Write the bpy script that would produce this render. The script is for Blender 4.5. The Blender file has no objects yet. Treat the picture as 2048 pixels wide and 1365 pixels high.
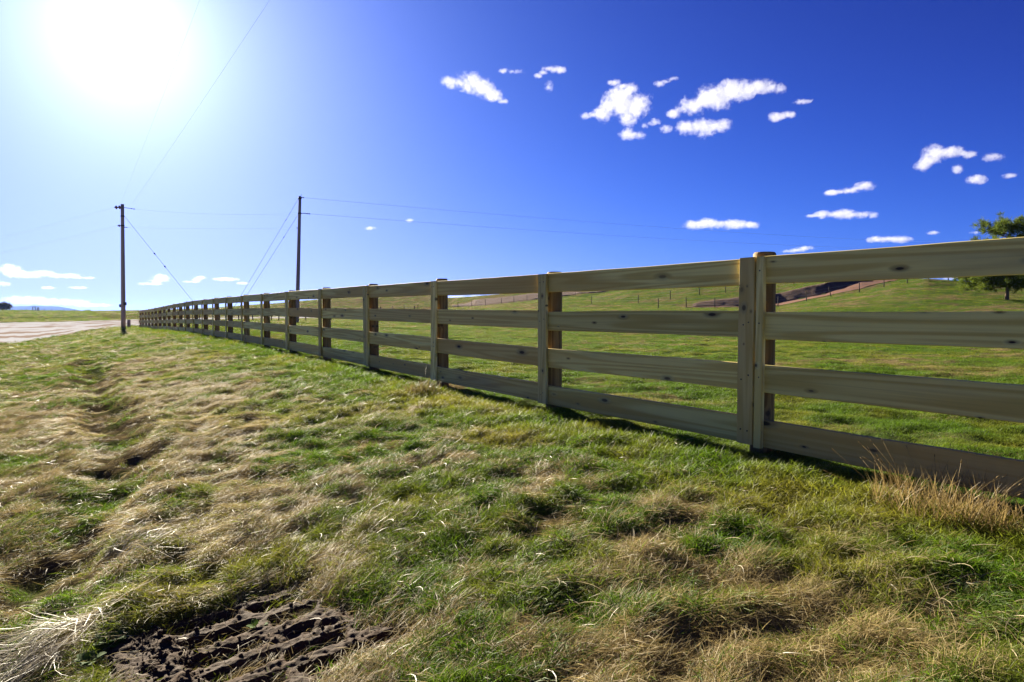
import bpy, bmesh, math, random
import numpy as np
from mathutils import Vector, Matrix

R = math.radians
random.seed(7)
rng = np.random.default_rng(11)
sc = bpy.context.scene
col = sc.collection

# ------------------------------------------------------------------ camera, sky, sun, exposure
CAMZ = 1.40
F = 1365.0                                   # focal length in photo pixels (24 mm on a 36 mm wide frame)
PITCH = math.atan(60.5 / F)
cam_data = bpy.data.cameras.new("camera")
cam_data.lens = 24.0
cam_data.sensor_width = 36.0
cam_data.clip_start = 0.05
cam_data.clip_end = 60000.0
cam = bpy.data.objects.new("camera", cam_data)
cam.location = (0, 0, CAMZ)
cam.rotation_euler = (math.pi / 2 - PITCH, 0, 0)
col.objects.link(cam)
sc.camera = cam

SUN_AZ = R(-29.4)                            # left of the view direction (+Y)
SUN_EL = R(19.2)
sun_dir = Vector((math.sin(SUN_AZ) * math.cos(SUN_EL), math.cos(SUN_AZ) * math.cos(SUN_EL), math.sin(SUN_EL)))

world = bpy.data.worlds.new("World")
sc.world = world
world.use_nodes = True
nt = world.node_tree
nt.nodes.clear()
def wn(t, **kw):
    n = nt.nodes.new(t)
    for k, v in kw.items():
        setattr(n, k, v)
    return n
def wmath(op, a, b=None):
    n = wn('ShaderNodeMath', operation=op)
    for i, v in enumerate((a, b)):
        if v is None: continue
        if isinstance(v, (int, float)): n.inputs[i].default_value = v
        else: nt.links.new(v, n.inputs[i])
    return n.outputs[0]
sky = wn('ShaderNodeTexSky', sky_type='NISHITA')
sky.sun_disc = False
sky.sun_elevation = SUN_EL
sky.sun_rotation = SUN_AZ
sky.altitude = 1200
sky.air_density = 0.6
sky.dust_density = 1.5
sky.ozone_density = 5.0
EXPOSURE = 1.9
SKY_STRENGTH = 0.10
# one tone curve per channel over the whole dome: a deep, saturated spring sky that pales towards the sun
sepc = wn('ShaderNodeSeparateColor'); cmbc = wn('ShaderNodeCombineColor')
nt.links.new(sky.outputs[0], sepc.inputs[0])
for i_, (p_, g_, k_) in enumerate(((3.9, 400.0, 0.26), (3.6, 345.0, 0.21), (3.7, 1050.0, 0.18))):
    x_ = wmath('MULTIPLY', sepc.outputs[i_], SKY_STRENGTH)
    c_ = wmath('DIVIDE', x_, wmath('ADD', 1.0, wmath('DIVIDE', x_, 0.2)))
    v_ = wmath('MULTIPLY', wmath('POWER', c_, p_), g_ * 0.86)
    v_ = wmath('ADD', v_, wmath('DIVIDE', wmath('MULTIPLY', x_, k_), wmath('ADD', 1.0, wmath('DIVIDE', x_, 0.4))))
    v_ = wmath('MULTIPLY', v_, 2.0 ** -EXPOSURE / SKY_STRENGTH)
    nt.links.new(v_, cmbc.inputs[i_])
bg = wn('ShaderNodeBackground')
bg.inputs['Strength'].default_value = SKY_STRENGTH
nt.links.new(cmbc.outputs[0], bg.inputs['Color'])
# circumsolar aureole: forward scattering of sunlight in the air, a function of the angle from the sun alone
tc = wn('ShaderNodeTexCoord')
dotn = wn('ShaderNodeVectorMath', operation='DOT_PRODUCT')
nrm = wn('ShaderNodeVectorMath', operation='NORMALIZE')
nt.links.new(tc.outputs['Generated'], nrm.inputs[0])
nt.links.new(nrm.outputs[0], dotn.inputs[0])
dotn.inputs[1].default_value = sun_dir
ang = wmath('ARCCOSINE', wmath('MINIMUM', dotn.outputs['Value'], 0.99999))
core = wmath('MULTIPLY', wmath('EXPONENT', wmath('MULTIPLY', ang, -1 / R(4.0))), 0.44)
halo = wmath('MULTIPLY', wmath('EXPONENT', wmath('MULTIPLY', ang, -1 / R(10.0))), 0.055)
glow = wmath('ADD', core, halo)
bg2 = wn('ShaderNodeBackground')
bg2.inputs['Color'].default_value = (0.84, 0.94, 1.0, 1)
nt.links.new(glow, bg2.inputs['Strength'])
addw = wn('ShaderNodeAddShader')
nt.links.new(bg.outputs[0], addw.inputs[0])
nt.links.new(bg2.outputs[0], addw.inputs[1])
wout = wn('ShaderNodeOutputWorld')
nt.links.new(addw.outputs[0], wout.inputs['Surface'])

sun_data = bpy.data.lights.new("sun", 'SUN')
sun_data.energy = 5.0
sun_data.angle = R(0.5)
sun_data.color = (1.0, 0.90, 0.72)
sun = bpy.data.objects.new("sun", sun_data)
sun.location = sun_dir * 50
sun.rotation_euler = sun_dir.to_track_quat('Z', 'Y').to_euler()
col.objects.link(sun)

sc.view_settings.view_transform = 'Standard'
sc.view_settings.look = 'None'
sc.view_settings.exposure = EXPOSURE
sc.view_settings.gamma = 1.0
sc.view_settings.use_curve_mapping = False
sc.render.engine = 'CYCLES'
cy = sc.cycles
cy.max_bounces = 8
cy.diffuse_bounces = 3
cy.glossy_bounces = 2
cy.transmission_bounces = 4
cy.transparent_max_bounces = 8
cy.volume_bounces = 5
cy.volume_max_steps = 256
cy.use_denoising = True
cy.denoiser = 'OPENIMAGEDENOISE'
cy.sample_clamp_indirect = 6.0

# ------------------------------------------------------------------ helpers
def at(px, py, Y):
    """World point seen at photo pixel (px, py), Y metres ahead of the camera."""
    rx = (px - 1024.0) / F
    up = (682.5 - py) / F
    fw = math.cos(PITCH) + up * math.sin(PITCH)
    uz = up * math.cos(PITCH) - math.sin(PITCH)
    return Vector((rx / fw * Y, Y, CAMZ + uz / fw * Y))

def tag(o, label=None, cat=None, group=None, kind=None):
    if label: o['label'] = label
    if cat: o['category'] = cat
    if group: o['group'] = group
    if kind: o['kind'] = kind
    return o

def empty(name, loc):
    o = bpy.data.objects.new(name, None)
    o.empty_display_size = 0.2
    o.location = loc
    col.objects.link(o)
    return o

def link(name, me, mat=None, parent=None, loc=(0, 0, 0)):
    o = bpy.data.objects.new(name, me)
    if mat and not me.materials: me.materials.append(mat)
    o.location = loc
    if parent: o.parent = parent
    col.objects.link(o)
    return o

def np_mesh(name, verts, faces, smooth=True):
    """verts (n,3), faces (m,k) -> mesh, with numpy speed"""
    me = bpy.data.meshes.new(name)
    verts = np.asarray(verts, dtype=np.float32)
    faces = np.asarray(faces, dtype=np.int32)
    m, k = faces.shape
    me.vertices.add(len(verts)); me.vertices.foreach_set('co', verts.ravel())
    me.loops.add(m * k); me.loops.foreach_set('vertex_index', faces.ravel())
    me.polygons.add(m)
    me.polygons.foreach_set('loop_start', np.arange(0, m * k, k, dtype=np.int32))
    me.polygons.foreach_set('loop_total', np.full(m, k, dtype=np.int32))
    me.polygons.foreach_set('use_smooth', np.full(m, smooth))
    me.update(calc_edges=True)
    return me

def bm_mesh(name, bm, smooth=False):
    me = bpy.data.meshes.new(name)
    bm.to_mesh(me); bm.free()
    if smooth: me.polygons.foreach_set('use_smooth', np.full(len(me.polygons), True))
    return me

def add_tube(bm, pts, radii, sides=8, caps=True):
    rings = []
    n = len(pts)
    for i, p in enumerate(pts):
        p = Vector(p)
        d = Vector(pts[min(i + 1, n - 1)]) - Vector(pts[max(i - 1, 0)])
        d.normalize()
        a = d.cross(Vector((0, 0, 1)) if abs(d.z) < 0.95 else Vector((1, 0, 0))).normalized()
        b = d.cross(a)
        r = radii[i] if hasattr(radii, '__len__') else radii
        rings.append([bm.verts.new(p + (a * math.cos(2 * math.pi * k / sides) + b * math.sin(2 * math.pi * k / sides)) * r) for k in range(sides)])
    for i in range(n - 1):
        for k in range(sides):
            f = bm.faces.new((rings[i][k], rings[i][(k + 1) % sides], rings[i + 1][(k + 1) % sides], rings[i + 1][k]))
            f.smooth = True
    if caps and sides > 2:
        bm.faces.new(rings[0][::-1]); bm.faces.new(rings[-1])
    bmesh.ops.recalc_face_normals(bm, faces=bm.faces[:])

def add_box(bm, c, size, rot=None):
    r = bmesh.ops.create_cube(bm, size=1.0)
    m = Matrix.Translation(c) @ (rot.to_4x4() if rot else Matrix.Identity(4)) @ Matrix.Diagonal((*size, 1))
    bmesh.ops.transform(bm, matrix=m, verts=r['verts'])
    return r['verts']

def sstep(a, b, x):
    t = np.clip((x - a) / (b - a), 0, 1)
    return t * t * (3 - 2 * t)

def _hash(ix, iy, seed):
    h = (ix.astype(np.int64) * 374761393 + iy.astype(np.int64) * 668265263 + seed * 974711) & 0xffffffff
    h = ((h ^ (h >> 13)) * 1274126177) & 0xffffffff
    h = (h ^ (h >> 16))
    return (h & 0xffff) / 65535.0

def vnoise(x, y, seed=0):
    """gradient noise in about -1..1"""
    x = np.asarray(x, dtype=np.float64); y = np.asarray(y, dtype=np.float64)
    ix = np.floor(x); iy = np.floor(y)
    fx = x - ix; fy = y - iy
    u = fx * fx * fx * (fx * (fx * 6 - 15) + 10); v = fy * fy * fy * (fy * (fy * 6 - 15) + 10)
    def g(dx, dy):
        a = _hash(ix + dx, iy + dy, seed) * 2 * math.pi
        return np.cos(a) * (fx - dx) + np.sin(a) * (fy - dy)
    n0 = g(0, 0) * (1 - u) + g(1, 0) * u
    n1 = g(0, 1) * (1 - u) + g(1, 1) * u
    return (n0 * (1 - v) + n1 * v) * 1.5

def fbm(x, y, seed=0, octs=3):
    s = 0; a = 1.0; f = 1.0; tot = 0
    for i in range(octs):
        s = s + a * vnoise(x * f, y * f, seed + i * 17); tot += a
        a *= 0.5; f *= 2.03
    return s / tot

# ------------------------------------------------------------------ node material helpers
class Mat:
    def __init__(self, name):
        self.m = bpy.data.materials.new(name)
        self.m.use_nodes = True
        self.t = self.m.node_tree
        self.t.nodes.clear()
        self.out = self.n('ShaderNodeOutputMaterial')
    def n(self, typ, **kw):
        nd = self.t.nodes.new(typ)
        for k, v in kw.items(): setattr(nd, k, v)
        return nd
    def set(self, sock, v):
        if isinstance(v, bpy.types.NodeSocket): self.t.links.new(v, sock)
        elif isinstance(v, tuple) and len(v) == 3 and sock.type == 'RGBA': sock.default_value = (*v, 1)
        else: sock.default_value = v
    def math(self, op, a, b=0.0, clamp=False):
        nd = self.n('ShaderNodeMath', operation=op, use_clamp=clamp)
        self.set(nd.inputs[0], a); self.set(nd.inputs[1], b)
        return nd.outputs[0]
    def mix(self, fac, a, b, blend='MIX'):
        nd = self.n('ShaderNodeMix', data_type='RGBA', blend_type=blend)
        self.set(nd.inputs[0], fac); self.set(nd.inputs[6], a); self.set(nd.inputs[7], b)
        return nd.outputs[2]
    def noise(self, vec, scale, detail=3.0, rough=0.55, dist=0.0):
        nd = self.n('ShaderNodeTexNoise')
        if vec is not None: self.set(nd.inputs['Vector'], vec)
        nd.inputs['Scale'].default_value = scale
        nd.inputs['Detail'].default_value = detail
        nd.inputs['Roughness'].default_value = rough
        nd.inputs['Distortion'].default_value = dist
        return nd.outputs['Fac']
    def ramp(self, fac, a, b):
        nd = self.n('ShaderNodeMapRange', clamp=True, interpolation_type='SMOOTHSTEP')
        self.set(nd.inputs[0], fac); nd.inputs[1].default_value = a; nd.inputs[2].default_value = b
        return nd.outputs[0]
    def mapping(self, vec, scale=(1, 1, 1), loc=(0, 0, 0)):
        nd = self.n('ShaderNodeMapping')
        self.set(nd.inputs[0], vec); self.set(nd.inputs['Scale'], scale); self.set(nd.inputs['Location'], loc)
        return nd.outputs[0]
    def bump(self, h, strength=0.3, dist=0.01):
        nd = self.n('ShaderNodeBump')
        self.set(nd.inputs['Height'], h); nd.inputs['Strength'].default_value = strength; nd.inputs['Distance'].default_value = dist
        return nd.outputs[0]
    def bsdf(self, color, rough=0.7, normal=None, spec=0.3, metal=0.0):
        b = self.n('ShaderNodeBsdfPrincipled')
        self.set(b.inputs['Base Color'], color); self.set(b.inputs['Roughness'], rough)
        self.set(b.inputs['Specular IOR Level'], spec); self.set(b.inputs['Metallic'], metal)
        if normal is not None: self.set(b.inputs['Normal'], normal)
        return b.outputs[0]
    def done(self, shader):
        self.t.links.new(shader, self.out.inputs['Surface'])
        return self.m
    def attr(self, name):
        return self.n('ShaderNodeAttribute', attribute_name=name)
    def pos(self):
        return self.n('ShaderNodeNewGeometry').outputs['Position']
    def obj(self):
        return self.n('ShaderNodeTexCoord').outputs['Object']
    def rnd(self):
        return self.n('ShaderNodeObjectInfo').outputs['Random']

def comb(m, x, y, z):
    nd = m.n('ShaderNodeCombineXYZ')
    m.set(nd.inputs[0], x); m.set(nd.inputs[1], y); m.set(nd.inputs[2], z)
    return nd.outputs[0]
def sep(m, v):
    nd = m.n('ShaderNodeSeparateXYZ'); m.set(nd.inputs[0], v)
    return nd.outputs

# ------------------------------------------------------------------ terrain
TH = math.atan(0.633)
FD = np.array([-math.sin(TH), math.cos(TH)])           # along the board fence, away from the camera
FN = np.array([-math.cos(TH), -math.sin(TH)])          # from the fence towards the camera
FO = np.array([1.634, 4.685])                          # nearest post seen
BAY = 2.107 / math.cos(TH)
TOPN = [-3, 0, 1, 2, 3, 4, 5, 6, 8, 9, 11, 14, 17, 20, 23, 30]
TOPZ = [.36, .366, .364, .385, .403, .417, .424, .428, .425, .418, .40, .309, .185, .08, 0.0, -.1]
FH = 1.29
def fence_top(n): return float(np.interp(n, TOPN, TOPZ)) + CAMZ
def fence_base_arr(s): return np.interp(s / BAY, TOPN, TOPZ) - FH - 0.085

# terrain columns: photo column -> control points (distance, height relative to the camera)
COLS = {
 -900: [(30, -1.42), (50, -1.5), (90, -1.6), (130, -1.4), (200, -1.0), (450, 0.2), (700, -2), (3000, -12), (9600, -14)],
 0:    [(30, -1.42), (50, -1.52), (90, -1.6), (130, -1.4), (200, -1.0), (450, 0.3), (700, -2), (3000, -12), (9600, -14)],
 160:  [(30, -1.42), (50, -1.52), (95, -1.6), (130, -1.5), (200, -1.1), (450, -0.1), (700, -2), (3000, -12), (9600, -14)],
 300:  [(30, -1.40), (52, -1.4), (105, -1.5), (130, -1.4), (200, -0.9), (420, 0.1), (700, -2), (3000, -12), (9600, -14)],
 420:  [(30, -1.20), (52, -1.1), (105, -1.25), (130, -1.2), (200, -0.4), (380, 1.2), (700, -2), (3000, -12), (9600, -14)],
 510:  [(30, -1.00), (52, -1.0), (105, -1.2), (130, -1.2), (200, 0.3), (350, 2.8), (600, -1), (3000, -12), (9600, -14)],
 656:  [(30, -0.92), (52, -0.95), (105, -1.1), (130, -1.0), (200, 1.4), (300, 5.0), (500, 2), (3000, -12), (9600, -14)],
 760:  [(30, -0.92), (52, -0.90), (105, -0.9), (130, -0.5), (200, 2.0), (300, 6.1), (500, 3), (3000, -12), (9600, -14)],
 858:  [(30, -0.92), (52, -0.85), (105, -0.5), (135, 0.1), (200, 2.2), (290, 6.4), (500, 3), (3000, -12), (9600, -14)],
 900:  [(30, -0.92), (52, -0.80), (105, -0.3), (150, 0.8), (190, 1.8), (280, 5.0), (500, 3), (3000, -12), (9600, -14)],
 950:  [(30, -0.92), (52, -0.75), (105, -0.1), (150, 1.1), (158, 2.3), (240, 4.7), (500, 3), (3000, -12), (9600, -14)],
 1060: [(30, -0.92), (52, -0.70), (100, 0.2), (148, 2.3), (154, 3.6), (205, 5.4), (500, 4), (3000, -12), (9600, -14)],
 1147: [(30, -0.92), (52, -0.65), (95, 0.4), (146, 3.3), (150, 4.0), (190, 5.3), (500, 4), (3000, -12), (9600, -14)],
 1256: [(30, -0.92), (52, -0.55), (90, 0.4), (100, 0.8), (106, 1.2), (165, 5.8), (500, 4), (3000, -12), (9600, -14)],
 1390: [(30, -0.92), (52, -0.50), (86, 0.35), (90, 0.50), (92.4, 1.05), (150, 6.1), (500, 4), (3000, -12), (9600, -14)],
 1480: [(30, -0.92), (54, -0.40), (85, 0.35), (90, 0.52), (93.4, 1.75), (140, 6.0), (500, 4), (3000, -12), (9600, -14)],
 1560: [(30, -0.92), (54, -0.35), (86, 0.5), (92, 1.0), (94.6, 2.35), (132, 5.9), (500, 4), (3000, -12), (9600, -14)],
 1650: [(30, -0.92), (54, -0.30), (86, 1.6), (92, 2.2), (94.6, 3.75), (126, 5.9), (500, 4), (3000, -12), (9600, -14)],
 1720: [(30, -0.92), (54, -0.25), (87, 2.35), (96, 4.05), (97.4, 4.6), (108, 5.2), (500, 4), (3000, -12), (9600, -14)],
 1785: [(30, -0.92), (54, -0.20), (87, 3.1), (99, 4.5), (101, 4.6), (112, 4.7), (500, 3), (3000, -12), (9600, -14)],
 1850: [(30, -0.92), (54, -0.10), (80, 2.65), (90, 4.2), (93, 4.25), (112, 4.2), (500, 3), (3000, -12), (9600, -14)],
 1925: [(30, -0.92), (54, -0.05), (80, 2.55), (90, 3.85), (93, 3.9), (112, 3.9), (500, 3), (3000, -12), (9600, -14)],
 2048: [(30, -0.92), (54, 0.0), (80, 2.3), (90, 3.5), (93, 3.6), (112, 3.7), (500, 3), (3000, -12), (9600, -14)],
 2900: [(30, -0.92), (54, 0.0), (80, 1.8), (90, 2.6), (93, 2.8), (112, 3.0), (500, 3), (3000, -12), (9600, -14)],
}
CPX = np.array(sorted(COLS)); CAZ = np.arctan((CPX - 1024.0) / F)
CD = np.array([[p[0] for p in COLS[k]] for k in CPX], dtype=float)
CZ = np.array([[p[1] for p in COLS[k]] for k in CPX], dtype=float)
NC = CD.shape[1]

# tyre print frame (local u along the tyre's edge ridge, v along the lugs)
TP = np.array([-1.42, 2.70])
TU = np.array([0.61, -0.79]); TV = np.array([0.72, 0.69])
TINV = np.linalg.inv(np.array([[TU[0], TV[0]], [TU[1], TV[1]]]))
def tyre_uv(x, y):
    dx = x - TP[0]; dy = y - TP[1]
    return TINV[0, 0] * dx + TINV[0, 1] * dy, TINV[1, 0] * dx + TINV[1, 1] * dy
def mud_mask(x, y):
    u, v = tyre_uv(x, y)
    e = 0.10 * fbm(x * 3.1, y * 3.1, 61)
    a = sstep(-0.14, 0.02, u + e) * (1 - sstep(0.78, 0.95, u + e))
    b = sstep(-0.30, -0.14, v + e) * (1 - sstep(0.50, 0.76, v + 1.7 * e - 0.30 * (u - .3)))
    return a * b

RUT = np.array([[-10.6, 17.1], [-7.0, 11.3], [-4.3, 7.3], [-3.4, 6.0], [-2.9, 4.8], [-2.56, 3.85], [-2.34, 3.4], [-2.0, 2.7], [-1.7, 2.0]])
def rut_dist(x, y):
    d = np.full(np.shape(x), 1e9)
    for a, b in zip(RUT[:-1], RUT[1:]):
        ab = b - a
        t = np.clip(((x - a[0]) * ab[0] + (y - a[1]) * ab[1]) / (ab @ ab), 0, 1)
        d = np.minimum(d, np.hypot(x - a[0] - t * ab[0], y - a[1] - t * ab[1]))
    return d

def fence_sp(x, y):
    dx = x - FO[0]; dy = y - FO[1]
    return dx * FD[0] + dy * FD[1], dx * FN[0] + dy * FN[1]

def road_edges(px):
    near = np.interp(px, [-900, -300, 0, 60, 130, 200, 250, 300, 400, 560, 720, 800], [20, 23.5, 28.5, 31.5, 39, 51, 61, 72, 92, 98, 104, 112])
    far = np.interp(px, [-900, 0, 100, 280, 400, 560, 720, 800], [80, 92, 96, 112, 122, 124, 122, 116])
    return near, far
def road_mask(x, y):
    yy = np.maximum(y, 1.0)
    px = np.where(y > 1, 1024 + F * x / yy, 5000)
    n, f = road_edges(np.clip(px, -900, 800))
    w = 1.2 * fbm(x * .25, y * .25, 77)
    return sstep(n - 1 + w, n + 1.2 + w, yy) * (1 - sstep(f - 3 + w, f + 3 + w, yy)) * ((px > -900) & (px < 800))

def terrain(x, y, bumps=True):
    x = np.asarray(x, dtype=float); y = np.asarray(y, dtype=float)
    r = np.hypot(x, y)
    az = np.arctan2(x, y)
    d = r * np.cos(np.minimum(np.abs(az), R(58)))
    azc = np.clip(az, CAZ[0], CAZ[-1])
    ds = [np.interp(azc, CAZ, CD[:, i]) for i in range(NC)]
    zs = [np.interp(azc, CAZ, CZ[:, i]) for i in range(NC)]
    z = zs[0] + 0.0
    for i in range(NC - 1):
        t = np.clip((d - ds[i]) / (ds[i + 1] - ds[i]), 0, 1)
        if i in (4, 5): t = np.sin(t * math.pi / 2) if i == 4 else t * t
        z = z + (zs[i + 1] - zs[i]) * t
    s, p = fence_sp(x, y)
    b = fence_base_arr(s)
    near_c = b + (-1.46 - b) * sstep(0.3, 6.0, p)
    near_p = b + (-0.92 - b) * sstep(0.5, 8.0, -p)
    near = np.where(p > 0, near_c, near_p)
    w = np.maximum(1 - sstep(22, 42, d), (1 - sstep(3, 9, np.abs(p))) * (1 - sstep(56, 75, s)))
    z = z * (1 - w) + near * w
    if bumps:
        cs = sstep(0.0, 1.0, p) * (1 - sstep(25, 60, r))
        ps = sstep(0.0, 1.0, -p)
        fx = x * 0.95 + y * 0.30; fy = -x * 0.30 + y * 0.95
        lump = fbm(fx * 2.3, fy * 1.8, 5, 3)
        rid = 1 - np.abs(vnoise(fx * 3.4 + .3 * lump, fy * 2.3, 9))
        nb = (1 - sstep(30, 70, r))
        flat = 1 - 0.88 * sstep(-.45, -.1, tyre_uv(x, y)[0]) * (1 - sstep(.9, 1.3, tyre_uv(x, y)[0])) * sstep(-.6, -.2, tyre_uv(x, y)[1]) * (1 - sstep(.75, 1.2, tyre_uv(x, y)[1]))
        nb = nb * flat
        z = z + nb * (cs * (0.068 * lump + 0.034 * (rid - .7) + 0.028 * vnoise(x * 5.5, y * 5.5, 3)) + (1 - cs) * (0.075 * fbm(x * 1.7, y * 2.0, 15, 3)))
        rd = rut_dist(x, y)
        z = z - 0.12 * np.exp(-(rd / (0.20 + .008 * np.clip(y, 0, 18))) ** 2) * (0.65 + 0.5 * vnoise(x * 1.3, y * 1.3, 44)) + 0.04 * np.exp(-((rd - .42) / 0.16) ** 2)
        far = sstep(30, 90, r)
        z = z + far * (0.10 * fbm(x * .35, y * .35, 21, 3) + 0.35 * fbm(x * .035, y * .035, 23, 2) * sstep(60, 200, r))
        rm = road_mask(x, y)
        z = z - rm * 0.05
        edge = np.exp(-((rm - 0.35) / 0.25) ** 2) * (r < 75) * (x < -8)
        z = z + edge * (0.10 + 0.16 * fbm(x * .9, y * .9, 31, 3))
    z = z - 0.05 * mud_mask(x, y)
    return z + CAMZ

def tz(x, y): return float(terrain(np.array([x]), np.array([y]))[0])

def green_mask(x, y):
    """0 = dry straw, 1 = fresh green"""
    s, p = fence_sp(x, y)
    r = np.hypot(x, y)
    n1 = fbm(x * 0.9, y * 0.75, 101, 3); n2 = fbm(x * 2.6, y * 2.6, 111, 2); n3 = fbm(x * .22, y * .22, 121, 2)
    camside = 0.64 + 0.66 * n1 + 0.85 * n2 + 0.25 * n3 + 0.55 * np.exp(-((p - .4) / 0.8) ** 2) * (s < 34)
    rdd = rut_dist(x, y)
    camside = camside - 0.36 * np.exp(-((rdd - .75) / .55) ** 2) * (x > -8.5 + 0 * y) * (r < 18) * (vnoise(x * .6, y * .6, 46) > -.35)
    camside = camside - 0.14 * sstep(0.0, 1.0, x) * (r < 5.5) * (p > 1.2)
    camside = camside - 0.12 * sstep(-1.5, -4.5, x) * (r < 14)
    past = 0.66 + 0.62 * fbm(x * .5, y * .9, 131, 3) + 0.55 * fbm(x * .12, y * .2, 141, 2) + .3 * vnoise(x * 1.9, y * 1.9, 143) - 0.14 * sstep(22, 40, y) * (x < 6) - 0.12 * sstep(45, 70, r)
    hill_dry = sstep(0.15, -0.12, np.arctan2(x, np.maximum(y, .1))) * sstep(70, 130, r) * 0.06
    past = past - hill_dry
    g = np.where(p > 0, camside, past)
    return np.clip(g, 0, 1)

# ground sheet, polar about the camera's foot so that near ground is fine and far ground coarse
az_f = np.concatenate([np.arange(-180, -50, 5.0), np.arange(-50, 50, 0.22), np.arange(50, 180, 5.0)])
rad = 0.30 * np.power(1.0133, np.arange(0, 786))
rad = rad[rad < 9600]
A, RR = np.meshgrid(np.radians(az_f), rad)
gx = RR * np.sin(A); gy = RR * np.cos(A)
gz = terrain(gx, gy)
na = len(az_f); nr = len(rad)
verts = np.stack([gx.ravel(), gy.ravel(), gz.ravel()], 1)
i0 = (np.arange(nr - 1)[:, None] * na + np.arange(na)[None, :]).ravel()
i1 = (np.arange(nr - 1)[:, None] * na + (np.arange(na)[None, :] + 1) % na).ravel()
faces = np.stack([i0, i0 + na, i1 + na, i1], 1)
# foot of the sheet
cidx = len(verts)
ground_me = np_mesh("ground", np.vstack([verts, [[0, 0, tz(0, 0.01)]]]), faces)
gv = np.append(green_mask(gx, gy).ravel(), 0.5)
at_ = ground_me.attributes.new("veg", 'FLOAT', 'POINT'); at_.data.foreach_set('value', gv.astype(np.float32))
mm = np.append(np.clip(mud_mask(gx, gy) + 0.5 * np.exp(-(rut_dist(gx, gy) / (.28 + .02 * np.abs(gy))) ** 2), 0, 1).ravel(), 0)
at_ = ground_me.attributes.new("mud", 'FLOAT', 'POINT'); at_.data.foreach_set('value', mm.astype(np.float32))

m = Mat("ground_turf")
P = m.pos()
veg = m.attr("veg").outputs['Fac']; mud = m.attr("mud").outputs['Fac']
n1 = m.noise(P, 3.0, 6, 0.65); n2 = m.noise(P, 28.0, 4, 0.6); n3 = m.noise(P, 0.25, 4, 0.6)
dry = m.mix(n1, (0.070, 0.055, 0.026), (0.19, 0.15, 0.075))
grn = m.mix(n2, (0.030, 0.055, 0.012), (0.085, 0.125, 0.028))
grn = m.mix(m.ramp(n3, 0.45, 0.7), grn, (0.13, 0.135, 0.035))
vv = m.math('ADD', veg, m.math('MULTIPLY', m.math('SUBTRACT', n1, 0.5), 0.9))
base = m.mix(m.ramp(vv, 0.2, 0.7), dry, grn)
base = m.mix(m.ramp(n2, 0.62, 0.75), base, (0.045, 0.034, 0.020))
base = m.mix(mud, base, m.mix(n1, (0.022, 0.015, 0.010), (0.050, 0.035, 0.024)))
h = m.math('ADD', m.math('MULTIPLY', n2, 0.4), n1)
GROUND = m.done(m.bsdf(base, 1.0, m.bump(h, 0.6, 0.05), spec=0.0))
tag(link("ground", ground_me, GROUND), "grassy ground sloping down from the fence", None, None, 'structure')

# ------------------------------------------------------------------ muddy tyre print in the foreground
us = np.arange(-0.22, 1.02, 0.007); vs = np.arange(-0.45, 1.02, 0.007)
U, V = np.meshgrid(us, vs, indexing='ij')
MX = TP[0] + U * TU[0] + V * TV[0]; MY = TP[1] + U * TU[1] + V * TV[1]
mk = mud_mask(MX, MY)
wob = 0.012 * fbm(MX * 7, MY * 7, 201, 2)
def lugs(u, v, phase, v0, v1, period=0.155, duty=0.62):
    ph = ((u + wob - 0.16 * (v - v0) + phase) / period) % 1.0
    g = sstep(0.0, 0.10, ph) * (1 - sstep(duty - 0.10, duty, ph))
    e = 0.05 * vnoise(MX * 5 + phase * 30, MY * 5, 211)
    return g * sstep(v0 + e, v0 + 0.03 + e, v) * (1 - sstep(v1 + e - 0.03, v1 + e + .02, v))
brk = sstep(-0.30, 0.15, fbm(MX * 3.3, MY * 3.3, 221, 2) + 0.10)
gro = lugs(U, V, 0.02, 0.03, 0.30) + lugs(U, V, 0.085, 0.34, 0.56) * brk + lugs(U, V, 0.02, 0.60, 0.86, 0.15, .5) * brk
hgt = -0.070 * gro * sstep(-0.06, 0.04, U)
rim = np.exp(-((V + 0.005) / 0.035) ** 2) * sstep(0, .05, U) * 0.020 * (0.75 + 0.7 * vnoise(MX * 14, MY * 14, 231))
hgt = hgt + rim
clod = np.maximum(0, fbm(MX * 13, MY * 13, 241, 3) - 0.02)
hgt = hgt + 0.016 * clod * (1 - 0.75 * np.clip(gro, 0, 1)) + 0.007 * fbm(MX * 38, MY * 38, 251, 2) + 0.012 * np.maximum(0, vnoise(MX * 24, MY * 24, 253) - .25) + 0.006 * fbm(MX * 3, MY * 3, 261, 2)
MZ = terrain(MX, MY) + mk * (0.025 + hgt) - (1 - mk) * 0.05
nu, nv = U.shape
idx = np.arange(nu * nv).reshape(nu, nv)
fm = np.stack([idx[:-1, :-1].ravel(), idx[1:, :-1].ravel(), idx[1:, 1:].ravel(), idx[:-1, 1:].ravel()], 1)
mud_me = np_mesh("muddy_tyre_track", np.stack([MX.ravel(), MY.ravel(), MZ.ravel()], 1), fm)
m = Mat("wet_mud")
P = m.pos()
n1 = m.noise(P, 9, 5, .6); n2 = m.noise(P, 70, 4, .65)
c = m.mix(n1, (0.036, 0.021, 0.011), (0.088, 0.053, 0.028))
c = m.mix(m.ramp(n2, 0.55, 0.72), c, (0.12, 0.078, 0.044))
MUD = m.done(m.bsdf(c, m.math('ADD', m.math('MULTIPLY', n1, 0.4), 0.60), m.bump(n2, 0.6, 0.008), spec=0.06))
tag(link("muddy_tyre_track", mud_me, MUD), "muddy tyre print with deep lug marks pressed into the grass", None, None, 'structure')

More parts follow.
